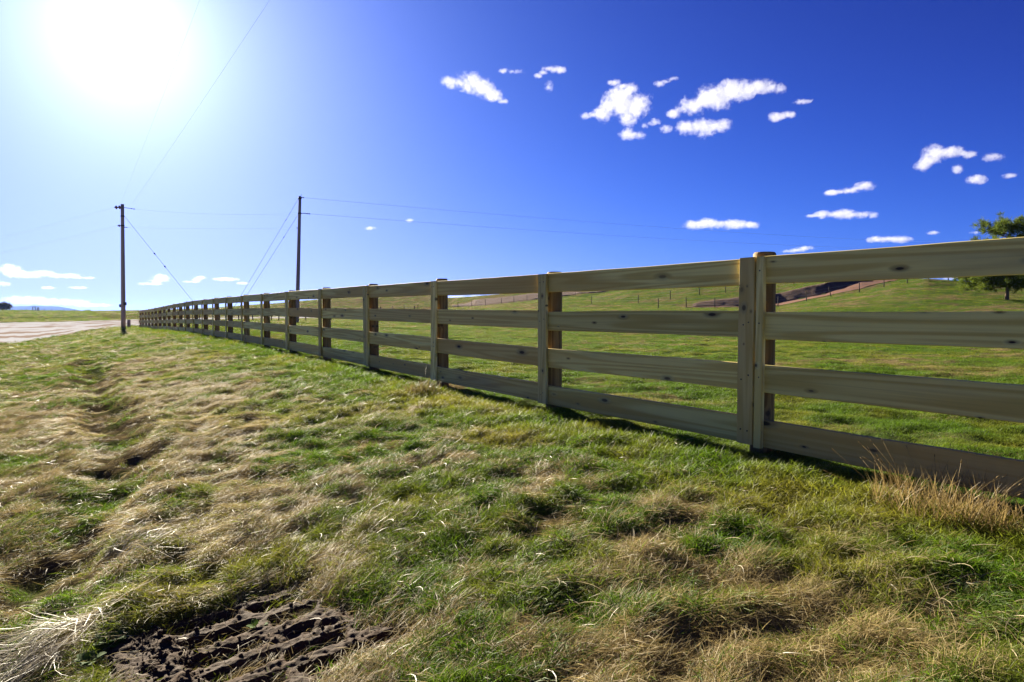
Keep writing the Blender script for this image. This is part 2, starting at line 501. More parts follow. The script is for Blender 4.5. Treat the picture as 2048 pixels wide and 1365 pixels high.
# crumbs of earth thrown up on and round the print
cg = np.random.default_rng(77)
bm = bmesh.new(); bmesh.ops.create_icosphere(bm, subdivisions=1, radius=1.0)
ico_v = np.array([v.co[:] for v in bm.verts]); ico_f = np.array([[v.index for v in f.verts] for f in bm.faces]); bm.free()
cv = []; cf = []; nc_ = 0
while nc_ < 520:
    u_ = cg.uniform(-.2, 1.0); v_ = cg.uniform(-.4, .95)
    xx_, yy_ = TP + u_ * TU + v_ * TV
    mk_ = float(mud_mask(np.array([xx_]), np.array([yy_]))[0])
    if mk_ < .15 or cg.uniform() > .35 + .65 * (abs(v_) < .12): continue
    iu = min(max(int((u_ + .22) / .007), 0), nu - 1); iv = min(max(int((v_ + .45) / .007), 0), nv - 1)
    r_ = 0.004 + 0.011 * cg.uniform() ** 3
    q = ico_v * (r_ * cg.uniform(.65, 1.35, (len(ico_v), 1))) * np.array([1, 1, .75])
    cv.append(q + np.array([xx_, yy_, max(MZ[iu, iv], tz(xx_, yy_)) + r_ * .35])); cf.append(ico_f + nc_ * len(ico_v)); nc_ += 1
tag(link("soil_crumbs", np_mesh("soil_crumbs", np.concatenate(cv), np.concatenate(cf), False), MUD), "loose crumbs of dark soil scattered over the tyre print", None, None, 'stuff')

# ------------------------------------------------------------------ dirt roads and earth banks
def ground_strip(name, xy_rows, lift, mat, label, extra=None):
    """xy_rows: array (n, k, 2) of points across a strip; drapes it on the terrain"""
    a = np.asarray(xy_rows)
    n, k, _ = a.shape
    z = terrain(a[..., 0], a[..., 1]) + lift
    if extra is not None: z = z + extra
    idx = np.arange(n * k).reshape(n, k)
    f = np.stack([idx[:-1, :-1].ravel(), idx[1:, :-1].ravel(), idx[1:, 1:].ravel(), idx[:-1, 1:].ravel()], 1)
    me = np_mesh(name, np.stack([a[..., 0].ravel(), a[..., 1].ravel(), z.ravel()], 1), f)
    return tag(link(name, me, mat), label, None, None, 'structure')

def px_xy(px, Y): return np.stack([(px - 1024.0) / F * Y, Y + 0 * px], -1)

m = Mat("pale_dirt")
P = m.pos()
tr = m.math('ADD', 0.5, m.math('MULTIPLY', m.attr('track').outputs['Fac'], 0.8))
n1 = m.noise(P, 1.2, 5, .6); n2 = m.noise(P, 14, 3, .6)
c = m.mix(n1, (0.40, 0.415, 0.445), (0.54, 0.555, 0.58))
c = m.mix(m.ramp(tr, 0.52, 0.66), c, (0.27, 0.21, 0.17))
c = m.mix(m.math('MULTIPLY', n2, 0.4), c, (0.30, 0.25, 0.21))
DIRT = m.done(m.bsdf(c, 0.9, m.bump(m.math('ADD', tr, m.math('MULTIPLY', n2, .3)), 0.5, 0.08), spec=0.0))
pxs = np.linspace(-900, 800, 380)
ne, fe = road_edges(pxs)
tt = np.linspace(0, 1, 60)
rows = []
for k, pxv in enumerate(pxs):
    wob_n = 1.3 * math.sin(pxv * .05) * .3 + 0.8 * float(vnoise(np.array([pxv * .045]), np.array([0.3]), 5)[0])
    Yv = (ne[k] + wob_n) * (1 - tt) + fe[k] * tt
    rows.append(px_xy(np.full_like(Yv, pxv), Yv))
rows = np.array(rows)
ruts = 0.05 * fbm(rows[..., 0] * .9, rows[..., 1] * .15, 301, 3)
road = ground_strip("dirt_road", rows, 0.07, DIRT, "wide pale dirt road crossing beyond the utility poles", ruts * sstep(0.02, .1, tt)[None, :] - 0.12 * (1 - sstep(0.0, .03, tt))[None, :] - .12 * sstep(.97, 1.0, tt)[None, :])

PXG, TTG = np.meshgrid(pxs, tt, indexing='ij')
trk = fbm(TTG * 17 + .4 * vnoise(PXG * .01, TTG * 2, 7), PXG * .006, 311, 3)
a_ = road.data.attributes.new("track", 'FLOAT', 'POINT'); a_.data.foreach_set('value', trk.ravel().astype(np.float32))

m = Mat("red_dirt")
P = m.pos()
n1 = m.noise(P, 0.8, 5, .6); n2 = m.noise(P, 6, 4, .6)
c = m.mix(n1, (0.13, 0.060, 0.036), (0.22, 0.11, 0.07))
REDDIRT = m.done(m.bsdf(m.mix(m.math('MULTIPLY', n2, .5), c, (0.16, 0.085, 0.055)), 0.95, m.bump(n2, .5, .08), spec=.1))
rpx = np.linspace(1370, 1800, 90)
r0 = np.interp(rpx, [1370, 1480, 1560, 1650, 1720, 1790, 1800], [87.5, 87.6, 87.5, 88.4, 89.6, 96.5, 99])
r1 = np.interp(rpx, [1370, 1480, 1560, 1650, 1720, 1790, 1800], [90, 90.0, 92.0, 92.0, 96.6, 101, 102])
tt = np.linspace(0, 1, 10)
rows = np.array([px_xy(np.full(10, a), b * (1 - tt) + c_ * tt) for a, b, c_ in zip(rpx, r0, r1)])
ground_strip("hill_road", rows, 0.06, REDDIRT, "reddish dirt road climbing the green hill on the right")

m = Mat("bank_soil")
P = m.pos()
n1 = m.noise(P, 0.9, 5, .65); n2 = m.noise(P, 7, 4, .6)
c = m.mix(n1, (0.095, 0.060, 0.045), (0.19, 0.13, 0.095))
c = m.mix(m.ramp(n2, .58, .72), c, (0.10, 0.095, 0.05))
SOIL = m.done(m.bsdf(c, 0.95, m.bump(m.math('ADD', n1, n2), .9, .25), spec=.05))
def bank(name, pxa, foot_d, top_d, label, lift=0.10):
    tt = np.linspace(-0.15, 1.25, 12)
    rows = []
    for a, b, t in zip(pxa, foot_d, top_d):
        Y = b + (t - b) * tt + 0.25 * vnoise(np.full(12, a * .07), tt * 2, 17)
        rows.append(px_xy(np.full(12, a), Y))
    rows = np.array(rows)
    lumps = 0.07 * fbm(rows[..., 0] * .8, rows[..., 1] * .8, 331, 3)
    ground_strip(name, rows, lift, SOIL, label, lumps - 0.35 * ((tt < -.1) | (tt > 1.2))[None, :])
bp = np.linspace(1385, 1742, 130)
bank("earth_bank", bp, np.interp(bp, [1385, 1480, 1560, 1650, 1720, 1742], [90.3, 90, 92, 92, 96.4, 98]),
     np.interp(bp, [1385, 1480, 1560, 1650, 1720, 1742], [91.8, 93.4, 94.6, 94.8, 97.9, 99]), "dark cut earth bank along the left side of the red hill road")
bp = np.linspace(905, 1215, 120)
bank("earth_bank", bp, np.interp(bp, [905, 950, 1060, 1147, 1215], [152, 150, 148, 146, 140]),
     np.interp(bp, [905, 950, 1060, 1147, 1215], [156, 159, 155, 150, 141]), "dark earth bank on the far ridge behind the third post", 0.25)

# ------------------------------------------------------------------ far mountain and the air
m = Mat("mountain_slope")
P = m.pos()
c = m.mix(m.noise(P, 0.004, 5, .6), (0.02, 0.028, 0.04), (0.045, 0.055, 0.06))
MOUNT = m.done(m.bsdf(c, 1.0, spec=0))
mp = np.linspace(-420, 168, 120)
prof = np.interp(mp, [-420, -200, -60, 20, 40, 60, 75, 90, 110, 130, 145, 160, 168], [612, 607, 610, 613.5, 613, 612.3, 611.6, 612.4, 613.2, 615, 618, 621, 624])
prof = prof + 0.7 * vnoise(mp * .08, mp * 0, 3)
tt = np.linspace(0, 1, 14)
rows = []
for a, yv in zip(mp, prof):
    Y = 7600 + 900 * tt
    top = (622 - yv) / F * 8500 + CAMZ
    z = -16 + (top + 16) * np.sin(tt * math.pi / 2) ** 0.9 + 3 * vnoise(np.full(14, a * .12), tt * 5, 9) * tt * (1 - tt) * 4
    rows.append(np.stack([(a - 1024) / F * Y, Y, z], -1))
rows = np.array(rows)
back = rows[:, -1:, :] + np.array([0, 250.0, -120.0])
rows = np.concatenate([rows, back], 1)
n, k, _ = rows.shape
idx = np.arange(n * k).reshape(n, k)
f = np.stack([idx[:-1, :-1].ravel(), idx[1:, :-1].ravel(), idx[1:, 1:].ravel(), idx[:-1, 1:].ravel()], 1)
tag(link("mountain", np_mesh("mountain", rows.reshape(-1, 3), f), MOUNT), "long low blue mountain on the far left horizon", None, None, 'structure')

HAZE = True
if HAZE:
    hm = bpy.data.materials.new("haze_air"); hm.use_nodes = True
    ht = hm.node_tree; ht.nodes.clear()
    pv = ht.nodes.new('ShaderNodeVolumePrincipled')
    pv.inputs['Color'].default_value = (0.26, 0.42, 1.0, 1)
    pv.inputs['Density'].default_value = 4.5e-5
    pv.inputs['Anisotropy'].default_value = 0.3
    ho = ht.nodes.new('ShaderNodeOutputMaterial')
    ht.links.new(pv.outputs[0], ho.inputs['Volume'])
    hm.cycles.homogeneous_volume = True
    bm = bmesh.new()
    add_box(bm, (0, 0, 30), (22000, 22000, 110))
    tag(link("haze", bm_mesh("haze", bm), hm), "thin blue haze over the plain", None, None, 'stuff')

# ------------------------------------------------------------------ clouds
def cloud_material(name, density, scale, balls):
    """vapour that is dense in the hearts of the puffs and torn to wisps by noise at their edges"""
    m = Mat(name)
    P_ = m.pos()
    f = None
    for (c, r) in balls:
        a = m.n('ShaderNodeVectorMath', operation='SUBTRACT'); m.set(a.inputs[0], P_); a.inputs[1].default_value = c
        b = m.n('ShaderNodeVectorMath', operation='DIVIDE'); m.set(b.inputs[0], a.outputs[0]); b.inputs[1].default_value = r
        l = m.n('ShaderNodeVectorMath', operation='LENGTH'); m.set(l.inputs[0], b.outputs[0])
        d = m.math('SUBTRACT', 1.0, l.outputs['Value'])
        f = d if f is None else m.math('MAXIMUM', f, d)
    n = m.noise(P_, scale, 5, 0.60)
    n2 = m.noise(P_, scale * 4, 3, 0.6)
    v = m.math('ADD', m.math('MULTIPLY', m.math('SUBTRACT', n, 0.5), 2.3), m.math('MULTIPLY', m.math('SUBTRACT', n2, 0.5), 0.9))
    v = m.math('ADD', m.math('MULTIPLY', f, 1.25), v)
    dens = m.math('MULTIPLY', m.ramp(v, 0.26, 1.25), density)
    pv = m.n('ShaderNodeVolumePrincipled')
    pv.inputs['Color'].default_value = (0.84, 0.86, 0.90, 1)
    m.set(pv.inputs['Density'], dens)
    pv.inputs['Anisotropy'].default_value = 0.2
    m.t.links.new(pv.outputs[0], m.out.inputs['Volume'])
    m.m.cycles.volume_step_rate = 0.5
    return m.m
CLOUD_D = 4500.0
CLOUD_FAR = 12000.0
def make_cloud(blobs, label, D=CLOUD_D, density=0.016, scale=0.011, group="fair weather clouds"):
    k = D / F
    cx = sum(b[0] for b in blobs) / len(blobs); cyy = sum(b[1] for b in blobs) / len(blobs)
    c0 = at(cx, cyy, D)
    bm = bmesh.new()
    rr = random.Random(int(cx * 31 + cyy))
    full = []
    for i, b in enumerate(blobs):
        full.append(b)
        if i + 1 < len(blobs):
            n_ = blobs[i + 1]
            gap = math.hypot(n_[0] - b[0], n_[1] - b[1])
            if gap < 1.6 * (b[2] + n_[2]): full.append(((b[0] + n_[0]) / 2, (b[1] + n_[1]) / 2 + rr.uniform(-1, 1), (b[2] + n_[2]) * .42, min(b[3], n_[3]) * .85))
    balls = []
    for (px, py, rx, ry) in full:
        rx *= 1.26; ry *= 1.32
        c = at(px, py, D) - c0
        balls.append((c + c0, (rx * k * 1.12, max(min(rx, 26), ry) * 0.9 * k * 1.05, ry * k * 1.12)))
        depth = max(min(rx, 26), ry) * 0.9
        subs = [(0, 0, 0, 0.80, 0.0)]
        for j in range(16):
            a = rr.uniform(0, 2 * math.pi); q = rr.uniform(0.35, 0.98)
            subs.append((math.cos(a) * q, rr.uniform(-.6, .6), math.sin(a) * q - .1, rr.uniform(0.12, 0.42) * (1.15 - .4 * q), rr.uniform(-.5, .5)))
        for (ox, oy, oz, sr, tl) in subs:
            mn = min(rx, ry)
            sx = (rx if sr == .8 else (rx * .45 + mn * .6)) * sr; sz = (ry if sr == .8 else (ry * .45 + mn * .5)) * sr
            r = bmesh.ops.create_icosphere(bm, subdivisions=2, radius=1.0)
            M = Matrix.Translation(c + Vector((ox * rx * k, oy * depth * k, oz * ry * k))) @ Matrix.Rotation(tl, 4, 'Y') @ Matrix.Diagonal((sx * k * 1.14, depth * sr * k, sz * k * 1.12, 1))
            bmesh.ops.transform(bm, matrix=M, verts=r['verts'])
    tmp = bpy.data.objects.new("tmp_cloud", bm_mesh("tmp_cloud", bm))
    col.objects.link(tmp)
    md = tmp.modifiers.new("r", 'REMESH'); md.mode = 'VOXEL'; md.voxel_size = 1.6 * k
    dg = bpy.context.evaluated_depsgraph_get()
    me = bpy.data.meshes.new_from_object(tmp.evaluated_get(dg))
    col.objects.unlink(tmp); bpy.data.objects.remove(tmp)
    n = len(me.vertices)
    co = np.empty(n * 3, dtype=np.float32); me.vertices.foreach_get('co', co); co = co.reshape(-1, 3)
    no = np.empty(n * 3, dtype=np.float32); me.vertices.foreach_get('normal', no); no = no.reshape(-1, 3)
    q = co / k
    dsp = 4.2 * fbm(q[:, 0] / 9 + q[:, 1] / 23, q[:, 2] / 8 + q[:, 1] / 11, 401, 3) + 1.2 * vnoise(q[:, 0] / 2.6, q[:, 2] / 2.6 + q[:, 1] / 3, 411)
    big = min(1.0, max(0.55, max(b[3] for b in blobs) / 10.0))
    co = co + no * (dsp * k * big)[:, None]
    me.vertices.foreach_set('co', co.astype(np.float32).ravel()); me.update()
    me.name = "cloud"
    me.materials.clear(); me.materials.append(cloud_material("cloud_vapour", density, scale, balls))
    o = link("cloud", me, None, None, c0)
    return tag(o, label, "cloud", group)

CL = [
 ([(900, 165, 20, 12), (940, 165, 28, 21), (965, 175, 26, 19), (985, 190, 20, 12), (1006, 203, 11, 5)], "ragged white cloud, leftmost of the high row in the blue sky"),
 ([(1008, 143, 14, 4), (1036, 144, 16, 4)], "thin short streak of cloud just right of the leftmost high cloud"),
 ([(1076, 152, 9, 5), (1100, 138, 17, 6), (1121, 140, 13, 7)], "small torn arc of cloud above a short white puff"),
 ([(1098, 173, 9, 12)], "short upright white puff under the torn arc of cloud"),
 ([(1170, 233, 14, 7), (1205, 228, 22, 13), (1240, 205, 36, 28), (1270, 210, 30, 27), (1265, 180, 16, 13), (1227, 165, 14, 5), (1255, 238, 18, 14)], "large rounded cloud with a curled wisp on its top and a tail on its left"),
 ([(1255, 268, 17, 11), (1280, 270, 14, 8)], "small puff hanging under the large rounded cloud"),
 ([(1290, 252, 10, 7), (1310, 244, 12, 7)], "small tilted puff between the two largest clouds"),
 ([(1333, 258, 13, 8)], "tiny puff touching the left end of the flat lower cloud"),
 ([(1350, 228, 17, 8), (1385, 213, 28, 19), (1425, 195, 38, 25), (1470, 182, 38, 23), (1520, 172, 30, 14), (1560, 179, 13, 10)], "largest cloud, a long white bank rising to the right"),
 ([(1375, 255, 22, 16), (1410, 255, 26, 17), (1445, 252, 21, 12)], "flat lumpy cloud directly below the largest cloud"),
 ([(1318, 168, 12, 6), (1345, 158, 12, 4)], "faint wisp of cloud left of the top of the largest cloud"),
 ([(1550, 235, 14, 9), (1577, 230, 15, 7)], "small ragged cloud below the right end of the largest cloud"),
 ([(1602, 204, 19, 4)], "thin faint streak right of the largest cloud"),
 ([(1845, 332, 17, 11), (1868, 308, 24, 18), (1905, 304, 24, 11), (1940, 309, 16, 7)], "high ragged cloud on the right with a hooked lower left end"),
 ([(1985, 315, 21, 8)], "thin cloud just right of the hooked ragged cloud"),
 ([(1915, 339, 11, 8)], "small round puff below the hooked ragged cloud"),
 ([(1953, 360, 19, 9)], "small flat-bottomed cloud low under the hooked ragged cloud"),
 ([(2018, 352, 14, 5)], "faint wisp at the right edge of the sky"),
 ([(1667, 386, 20, 5), (1700, 382, 24, 6), (1730, 373, 21, 9)], "streaky cloud above the long spindle cloud"),
 ([(1620, 432, 14, 4), (1650, 430, 22, 8), (1685, 428, 26, 9), (1720, 431, 20, 7), (1745, 431, 11, 8)], "long spindle shaped cloud above the fence"),
 ([(1385, 450, 21, 9), (1420, 447, 32, 10), (1465, 450, 32, 10), (1500, 451, 18, 7)], "flat bright cloud bank left of the nearest fence post top"),
 ([(1580, 503, 16, 4), (1610, 498, 18, 6)], "low cloud just above the top rail beside the nearest post"),
 ([(1758, 480, 24, 7), (1800, 480, 24, 7)], "low cloud cut by the top rail between post and pine"),
 ([(1867, 466, 13, 4)], "little cloud over the top rail left of the pine"),
 ([(1950, 466, 11, 4)], "little cloud over the top rail touching the pine crown"),
]
for blobs, label in CL: make_cloud(blobs, label)
CLF = [
 ([(18, 541, 26, 12), (55, 552, 42, 6), (88, 548, 22, 7), (125, 552, 42, 5), (168, 556, 22, 3)], "long humped cloud low over the plain at the left edge"),
 ([(4, 568, 16, 6)], "small cloud under the long humped cloud at the left edge"),
 ([(322, 557, 20, 9), (303, 568, 22, 4)], "small humped cloud right of the left utility pole"),
 ([(400, 556, 14, 4), (383, 564, 17, 3)], "flat thin cloud between the two utility poles"),
 ([(452, 559, 27, 4)], "flat thin cloud left of the right utility pole"),
 ([(487, 567, 13, 3)], "short thin streak left of the right utility pole"),
 ([(155, 576, 18, 3)], "thin streak of cloud over the far mountain"),
 ([(100, 576, 14, 3)], "tiny thin streak of cloud left of the streak over the mountain"),
 ([(50, 601, 48, 9), (115, 604, 56, 7), (185, 611, 45, 4)], "long pale cloud bank resting on the far mountain"),
 ([(740, 457, 12, 4)], "tiny cloud right of the right utility pole"),
 ([(820, 441, 9, 4)], "tiny faint cloud between the right utility pole and the flat bank"),
 ([(940, 596, 50, 5)], "low cloud peeping over the dip between the hills"),
 ([(1880, 550, 80, 10)], "low white cloud behind the hill crest between the rails"),
]
for blobs, label in CLF: make_cloud(blobs, label, CLOUD_FAR, 0.006, 0.0045, group="low clouds along the horizon")

# ------------------------------------------------------------------ board fence
def wood(name, light, dark, knot=True, rough=0.75, val=1.0):
    m = Mat(name)
    O = m.obj(); rn = m.rnd()
    off = comb(m, m.math('MULTIPLY', rn, 53.0), m.math('MULTIPLY', rn, 17.0), m.math('MULTIPLY', rn, 91.0))
    va = m.n('ShaderNodeVectorMath', operation='ADD'); m.set(va.inputs[0], O); m.set(va.inputs[1], off)
    V = va.outputs[0]
    # knots
    X, Y, Z = sep(m, V)
    kv = comb(m, m.math('MULTIPLY', X, 5.2), m.math('MULTIPLY', Z, 6.2), 0.0)
    vo = m.n('ShaderNodeTexVoronoi', voronoi_dimensions='2D', feature='F1')
    vo.inputs['Scale'].default_value = 1.0; m.set(vo.inputs['Vector'], kv)
    kd = vo.outputs['Distance']
    kc = sep(m, vo.outputs['Color'])
    has = m.math('MULTIPLY', m.math('GREATER_THAN', kc[0], 0.42), m.math('ADD', 0.45, m.math('MULTIPLY', kc[2], 0.65)))
    ksz = m.math('ADD', m.math('MULTIPLY', m.math('POWER', kc[1], 2.0), 0.085), 0.030)
    kcore = m.math('MULTIPLY', has, m.math('SUBTRACT', 1.0, m.ramp(m.math('DIVIDE', kd, ksz), 0.55, 1.15)))
    khalo = m.math('MULTIPLY', has, m.math('SUBTRACT', 1.0, m.ramp(m.math('DIVIDE', kd, ksz), 0.7, 2.9)))
    # cathedral grain, bent round the knots
    g0 = m.noise(m.mapping(V, (0.35, 3.0, 4.5)), 1.0, 2, .5)
    gg = m.math('ADD', m.math('MULTIPLY', g0, 26.0), m.math('MULTIPLY', khalo, 1.1))
    ring = m.math('SINE', m.math('MULTIPLY', gg, 3.0))
    fine = m.noise(m.mapping(V, (2.5, 60, 90)), 1.0, 4, .6)
    blot = m.noise(m.mapping(V, (0.9, 3, 4)), 1.0, 4, .6)
    heart = m.noise(m.mapping(V, (0.45, 1.5, 2.2)), 1.0, 2, .5)
    c = m.mix(m.ramp(ring, -0.6, 1.0), light, dark)
    c = m.mix(m.math('MULTIPLY', m.ramp(fine, .45, .75), 0.36), c, tuple(v * .6 for v in dark))
    c = m.mix(m.math('MULTIPLY', m.ramp(heart, .53, .60), 0.60), c, (dark[0] * .85, dark[1] * .72, dark[2] * .60))
    c = m.mix(m.math('MULTIPLY', m.ramp(blot, .58, .75), 0.35), c, (0.30, 0.29, 0.19))
    c = m.mix(m.math('MULTIPLY', m.ramp(m.math('FRACT', m.math('MULTIPLY', rn, 13.7)), .55, .95), 0.45), c, (dark[0] * .85, dark[1] * .70, dark[2] * .8))
    tone = m.math('ADD', 0.80 * val, m.math('MULTIPLY', m.math('FRACT', m.math('MULTIPLY', rn, 7.31)), 0.38 * val))
    cm = m.n('ShaderNodeVectorMath', operation='SCALE'); m.set(cm.inputs[0], c); m.set(cm.inputs['Scale'], tone)
    c = cm.outputs[0]
    if knot:
        c = m.mix(m.math('MULTIPLY', khalo, 0.60), c, (0.13, 0.11, 0.07))
        c = m.mix(m.math('MULTIPLY', kcore, 0.92), c, (0.028, 0.022, 0.016))
    hgt = m.math('ADD', m.math('MULTIPLY', fine, 0.7), m.math('MULTIPLY', ring, 0.10))
    return m.done(m.bsdf(c, rough, m.bump(hgt, 0.35, 0.003), spec=0.25))

RAILW = wood("rail_pine", (0.83, 0.70, 0.23), (0.65, 0.49, 0.125))
FACEW = wood("facing_pine", (0.83, 0.70, 0.26), (0.66, 0.51, 0.145))
POSTW = wood("post_treated_pine", (0.36, 0.24, 0.085), (0.22, 0.135, 0.045))
m = Mat("nail_steel"); NAIL = m.done(m.bsdf((0.05, 0.048, 0.045), 0.5, metal=0.7))

def board_mesh(name, L, Wd, T, seed, segs=10, warp=0.004):
    rr = random.Random(seed)
    bm = bmesh.new()
    b = 0.003
    sec = [(-T / 2 + b, -Wd / 2), (T / 2 - b, -Wd / 2), (T / 2, -Wd / 2 + b), (T / 2, Wd / 2 - b), (T / 2 - b, Wd / 2), (-T / 2 + b, Wd / 2), (-T / 2, Wd / 2 - b), (-T / 2, -Wd / 2 + b)]
    ph = rr.uniform(0, 6); ph2 = rr.uniform(0, 6)
    rings = []
    for i in range(segs + 1):
        t = i / segs; x = (t - .5) * L
        oy = warp * math.sin(t * 3.1 + ph) * 0.8; oz = warp * math.sin(t * 4.0 + ph2) * 0.8
        e1 = warp * .35 * rr.uniform(-1, 1); e2 = warp * .35 * rr.uniform(-1, 1)
        rings.append([bm.verts.new((x, y + oy, z + oz + (e1 if z > 0 else e2))) for y, z in sec])
    for i in range(segs):
        for j in range(8):
            bm.faces.new((rings[i][j], rings[i][(j + 1) % 8], rings[i + 1][(j + 1) % 8], rings[i + 1][j]))
    bm.faces.new(rings[0][::-1]); bm.faces.new(rings[-1])
    bmesh.ops.recalc_face_normals(bm, faces=bm.faces[:])
    return bm_mesh(name, bm)

RH, RT, FT = 0.186, 0.038, 0.030
PITCHR = (FH - RH) / 3.0
N0, N1 = -2, 23
fence_root_loc = Vector((FO[0], FO[1], tz(FO[0], FO[1])))
fence = tag(empty("board_fence", fence_root_loc), "long four-rail pine board fence running away across the grass", "fence")
def fpt(n, p, z, ds=0.0):
    s = n * BAY + ds
    return Vector((FO[0] + FD[0] * s + FN[0] * p, FO[1] + FD[1] * s + FN[1] * p, z))
FD3 = Vector((FD[0], FD[1], 0)); FN3 = Vector((FN[0], FN[1], 0)); UP = Vector((0, 0, 1))
def place(o, loc, xaxis, yaxis):
    """put a child of the fence at a world place with its x and y axes along the given directions"""
    x = xaxis.normalized(); z = x.cross(yaxis).normalized(); y = z.cross(x)
    M = Matrix((x, y, z)).transposed().to_4x4()
    M.translation = loc - fence_root_loc
    o.matrix_local = M
rail_meshes = [board_mesh("rail", 1.0, RH, RT, 50 + i) for i in range(6)]
for me in rail_meshes: me.materials.append(RAILW)
face_meshes = [board_mesh("facing_board", FH, 0.140, FT, 90 + i, 6, 0.003) for i in range(4)]
face_wide = board_mesh("facing_board", FH, 0.128, FT, 95, 6, 0.003)
face_slim = board_mesh("facing_board", FH + .012, 0.058, FT + .004, 96, 6, 0.003)
for me in face_meshes + [face_wide, face_slim]: me.materials.append(FACEW)

def post_mesh(seed, hgt):
    rr = random.Random(seed); bm = bmesh.new()
    sides = 20
    hs = [0, .25, .6, 1.0, 1.3, hgt - .012, hgt]
    rings = []
    for i, hh in enumerate(hs):
        r0 = 0.082 - 0.006 * hh / hgt - (0.009 if i == len(hs) - 1 else 0)
        rings.append([bm.verts.new(((r0 + rr.uniform(-.0012, .0012)) * math.cos(2 * math.pi * k / sides), (r0 + rr.uniform(-.0012, .0012)) * math.sin(2 * math.pi * k / sides), hh)) for k in range(sides)])
    for i in range(len(hs) - 1):
        for k in range(sides):
            f = bm.faces.new((rings[i][k], rings[i][(k + 1) % sides], rings[i + 1][(k + 1) % sides], rings[i + 1][k])); f.smooth = i < len(hs) - 2
    bm.faces.new(rings[-1]); bm.faces.new(rings[0][::-1])
    # rotate so that local x runs along the post (the grain direction)
    bmesh.ops.rotate(bm, cent=(0, 0, 0), matrix=Matrix.Rotation(math.pi / 2, 3, 'Y'), verts=bm.verts[:])
    bmesh.ops.recalc_face_normals(bm, faces=bm.faces[:])
    me = bm_mesh("post", bm); me.materials.append(POSTW)
    return me
PH = 1.29 + 0.085 + 0.15 + 0.030
post_meshes = [post_mesh(70 + i, PH) for i in range(4)]
bm = bmesh.new()
add_tube(bm, [(0, 0, 0), (0, 0.004, 0)], 0.0055, 6)
nail_me = bm_mesh("nail", bm); nail_me.materials.append(NAIL)

rp = random.Random(3)
for n in range(N0, N1 + 1):
    zt = fence_top(n)
    jz = rp.uniform(-.008, .012)
    base = zt + 0.030 + jz - PH
    pc = fpt(n, -(FT + RT + 0.0755), base)
    o = link("post", post_meshes[n % 4], None, fence)
    lean = Vector((rp.uniform(-.006, .006), rp.uniform(-.006, .006), 1))
    place(o, pc, lean, FN3 if n % 2 else FD3)
    # facing board(s)
    boards = []
    if n in (0, 3, 5, 12):
        boards = [(face_wide, 0.036, 0.0), (face_slim, -0.071, -0.006)]
    else:
        boards = [(face_meshes[n % 4], rp.uniform(-.008, .008), 0.0)]
    for me, ds, dzz in boards:
        fo = link("facing_board", me, None, fence)
        place(fo, fpt(n, -(FT / 2), zt - FH / 2 + dzz, ds), Vector((rp.uniform(-.004, .004), 0, 1)), FN3)
        if -1 <= n <= 3:
            for k in range(4):
                if n > 1 and k % 2: continue
                for sgn in ((-1, 1) if me is not face_slim else (0,)):
                    na_ = link("nail", nail_me, None, fo)
                    na_.location = (FH / 2 - RH / 2 - k * PITCHR + rp.uniform(-.02, .02), FT / 2 - .002, sgn * 0.028 + rp.uniform(-.008, .008))
for n in range(N0, N1):
    za, zb = fence_top(n), fence_top(n + 1)
    for k in range(4):
        a = fpt(n, -(FT + RT / 2 + .001), za - RH / 2 - k * PITCHR + rp.uniform(-.006, .006), 0.002)
        b = fpt(n + 1, -(FT + RT / 2 + .001), zb - RH / 2 - k * PITCHR + rp.uniform(-.006, .006), -0.002)
        o = link("rail", rail_meshes[rp.randrange(6)], None, fence)
        place(o, (a + b) / 2, (b - a), FN3)
        o.scale = ((b - a).length, 1, 1)

# ------------------------------------------------------------------ utility poles, wires
m = Mat("weathered_pole")
O = m.obj()
n1 = m.noise(m.mapping(O, (8, 8, .5)), 1.0, 4, .6)
POLEW = m.done(m.bsdf(m.mix(n1, (0.24, 0.19, 0.155), (0.42, 0.34, 0.28)), 0.85, m.bump(n1, .4, .02), spec=.15))
m = Mat("wire_metal"); WIREM = m.done(m.bsdf((0.42, 0.42, 0.43), 0.6, metal=0.2))
m = Mat("insulator_glaze"); INSM = m.done(m.bsdf((0.10, 0.035, 0.025), 0.25, spec=.5))
m = Mat("dark_steel"); STEELM = m.done(m.bsdf((0.06, 0.06, 0.065), 0.5, metal=.6))

def tube_obj(name, pts, r, mat, parent, root, sides=6):
    bm = bmesh.new()
    add_tube(bm, [Vector(p) - root for p in pts], r, sides)
    return link(name, bm_mesh(name, bm), mat, parent)
def discs(name, a, b, root, parent, n=2, r=0.13, mat=None):
    """a string of disc insulators from a to b"""
    a = Vector(a); b = Vector(b); pts = []; rs = []
    for i in range(n):
        for t, q in ((0.1, .3), (0.35, 1.0), (0.5, .95), (0.6, .35), (0.95, .3)):
            pts.append(a.lerp(b, (i + t) / n) - root); rs.append(r * q)
    bm = bmesh.new(); add_tube(bm, pts, rs, 10)
    return link(name, bm_mesh(name, bm), mat or INSM, parent)

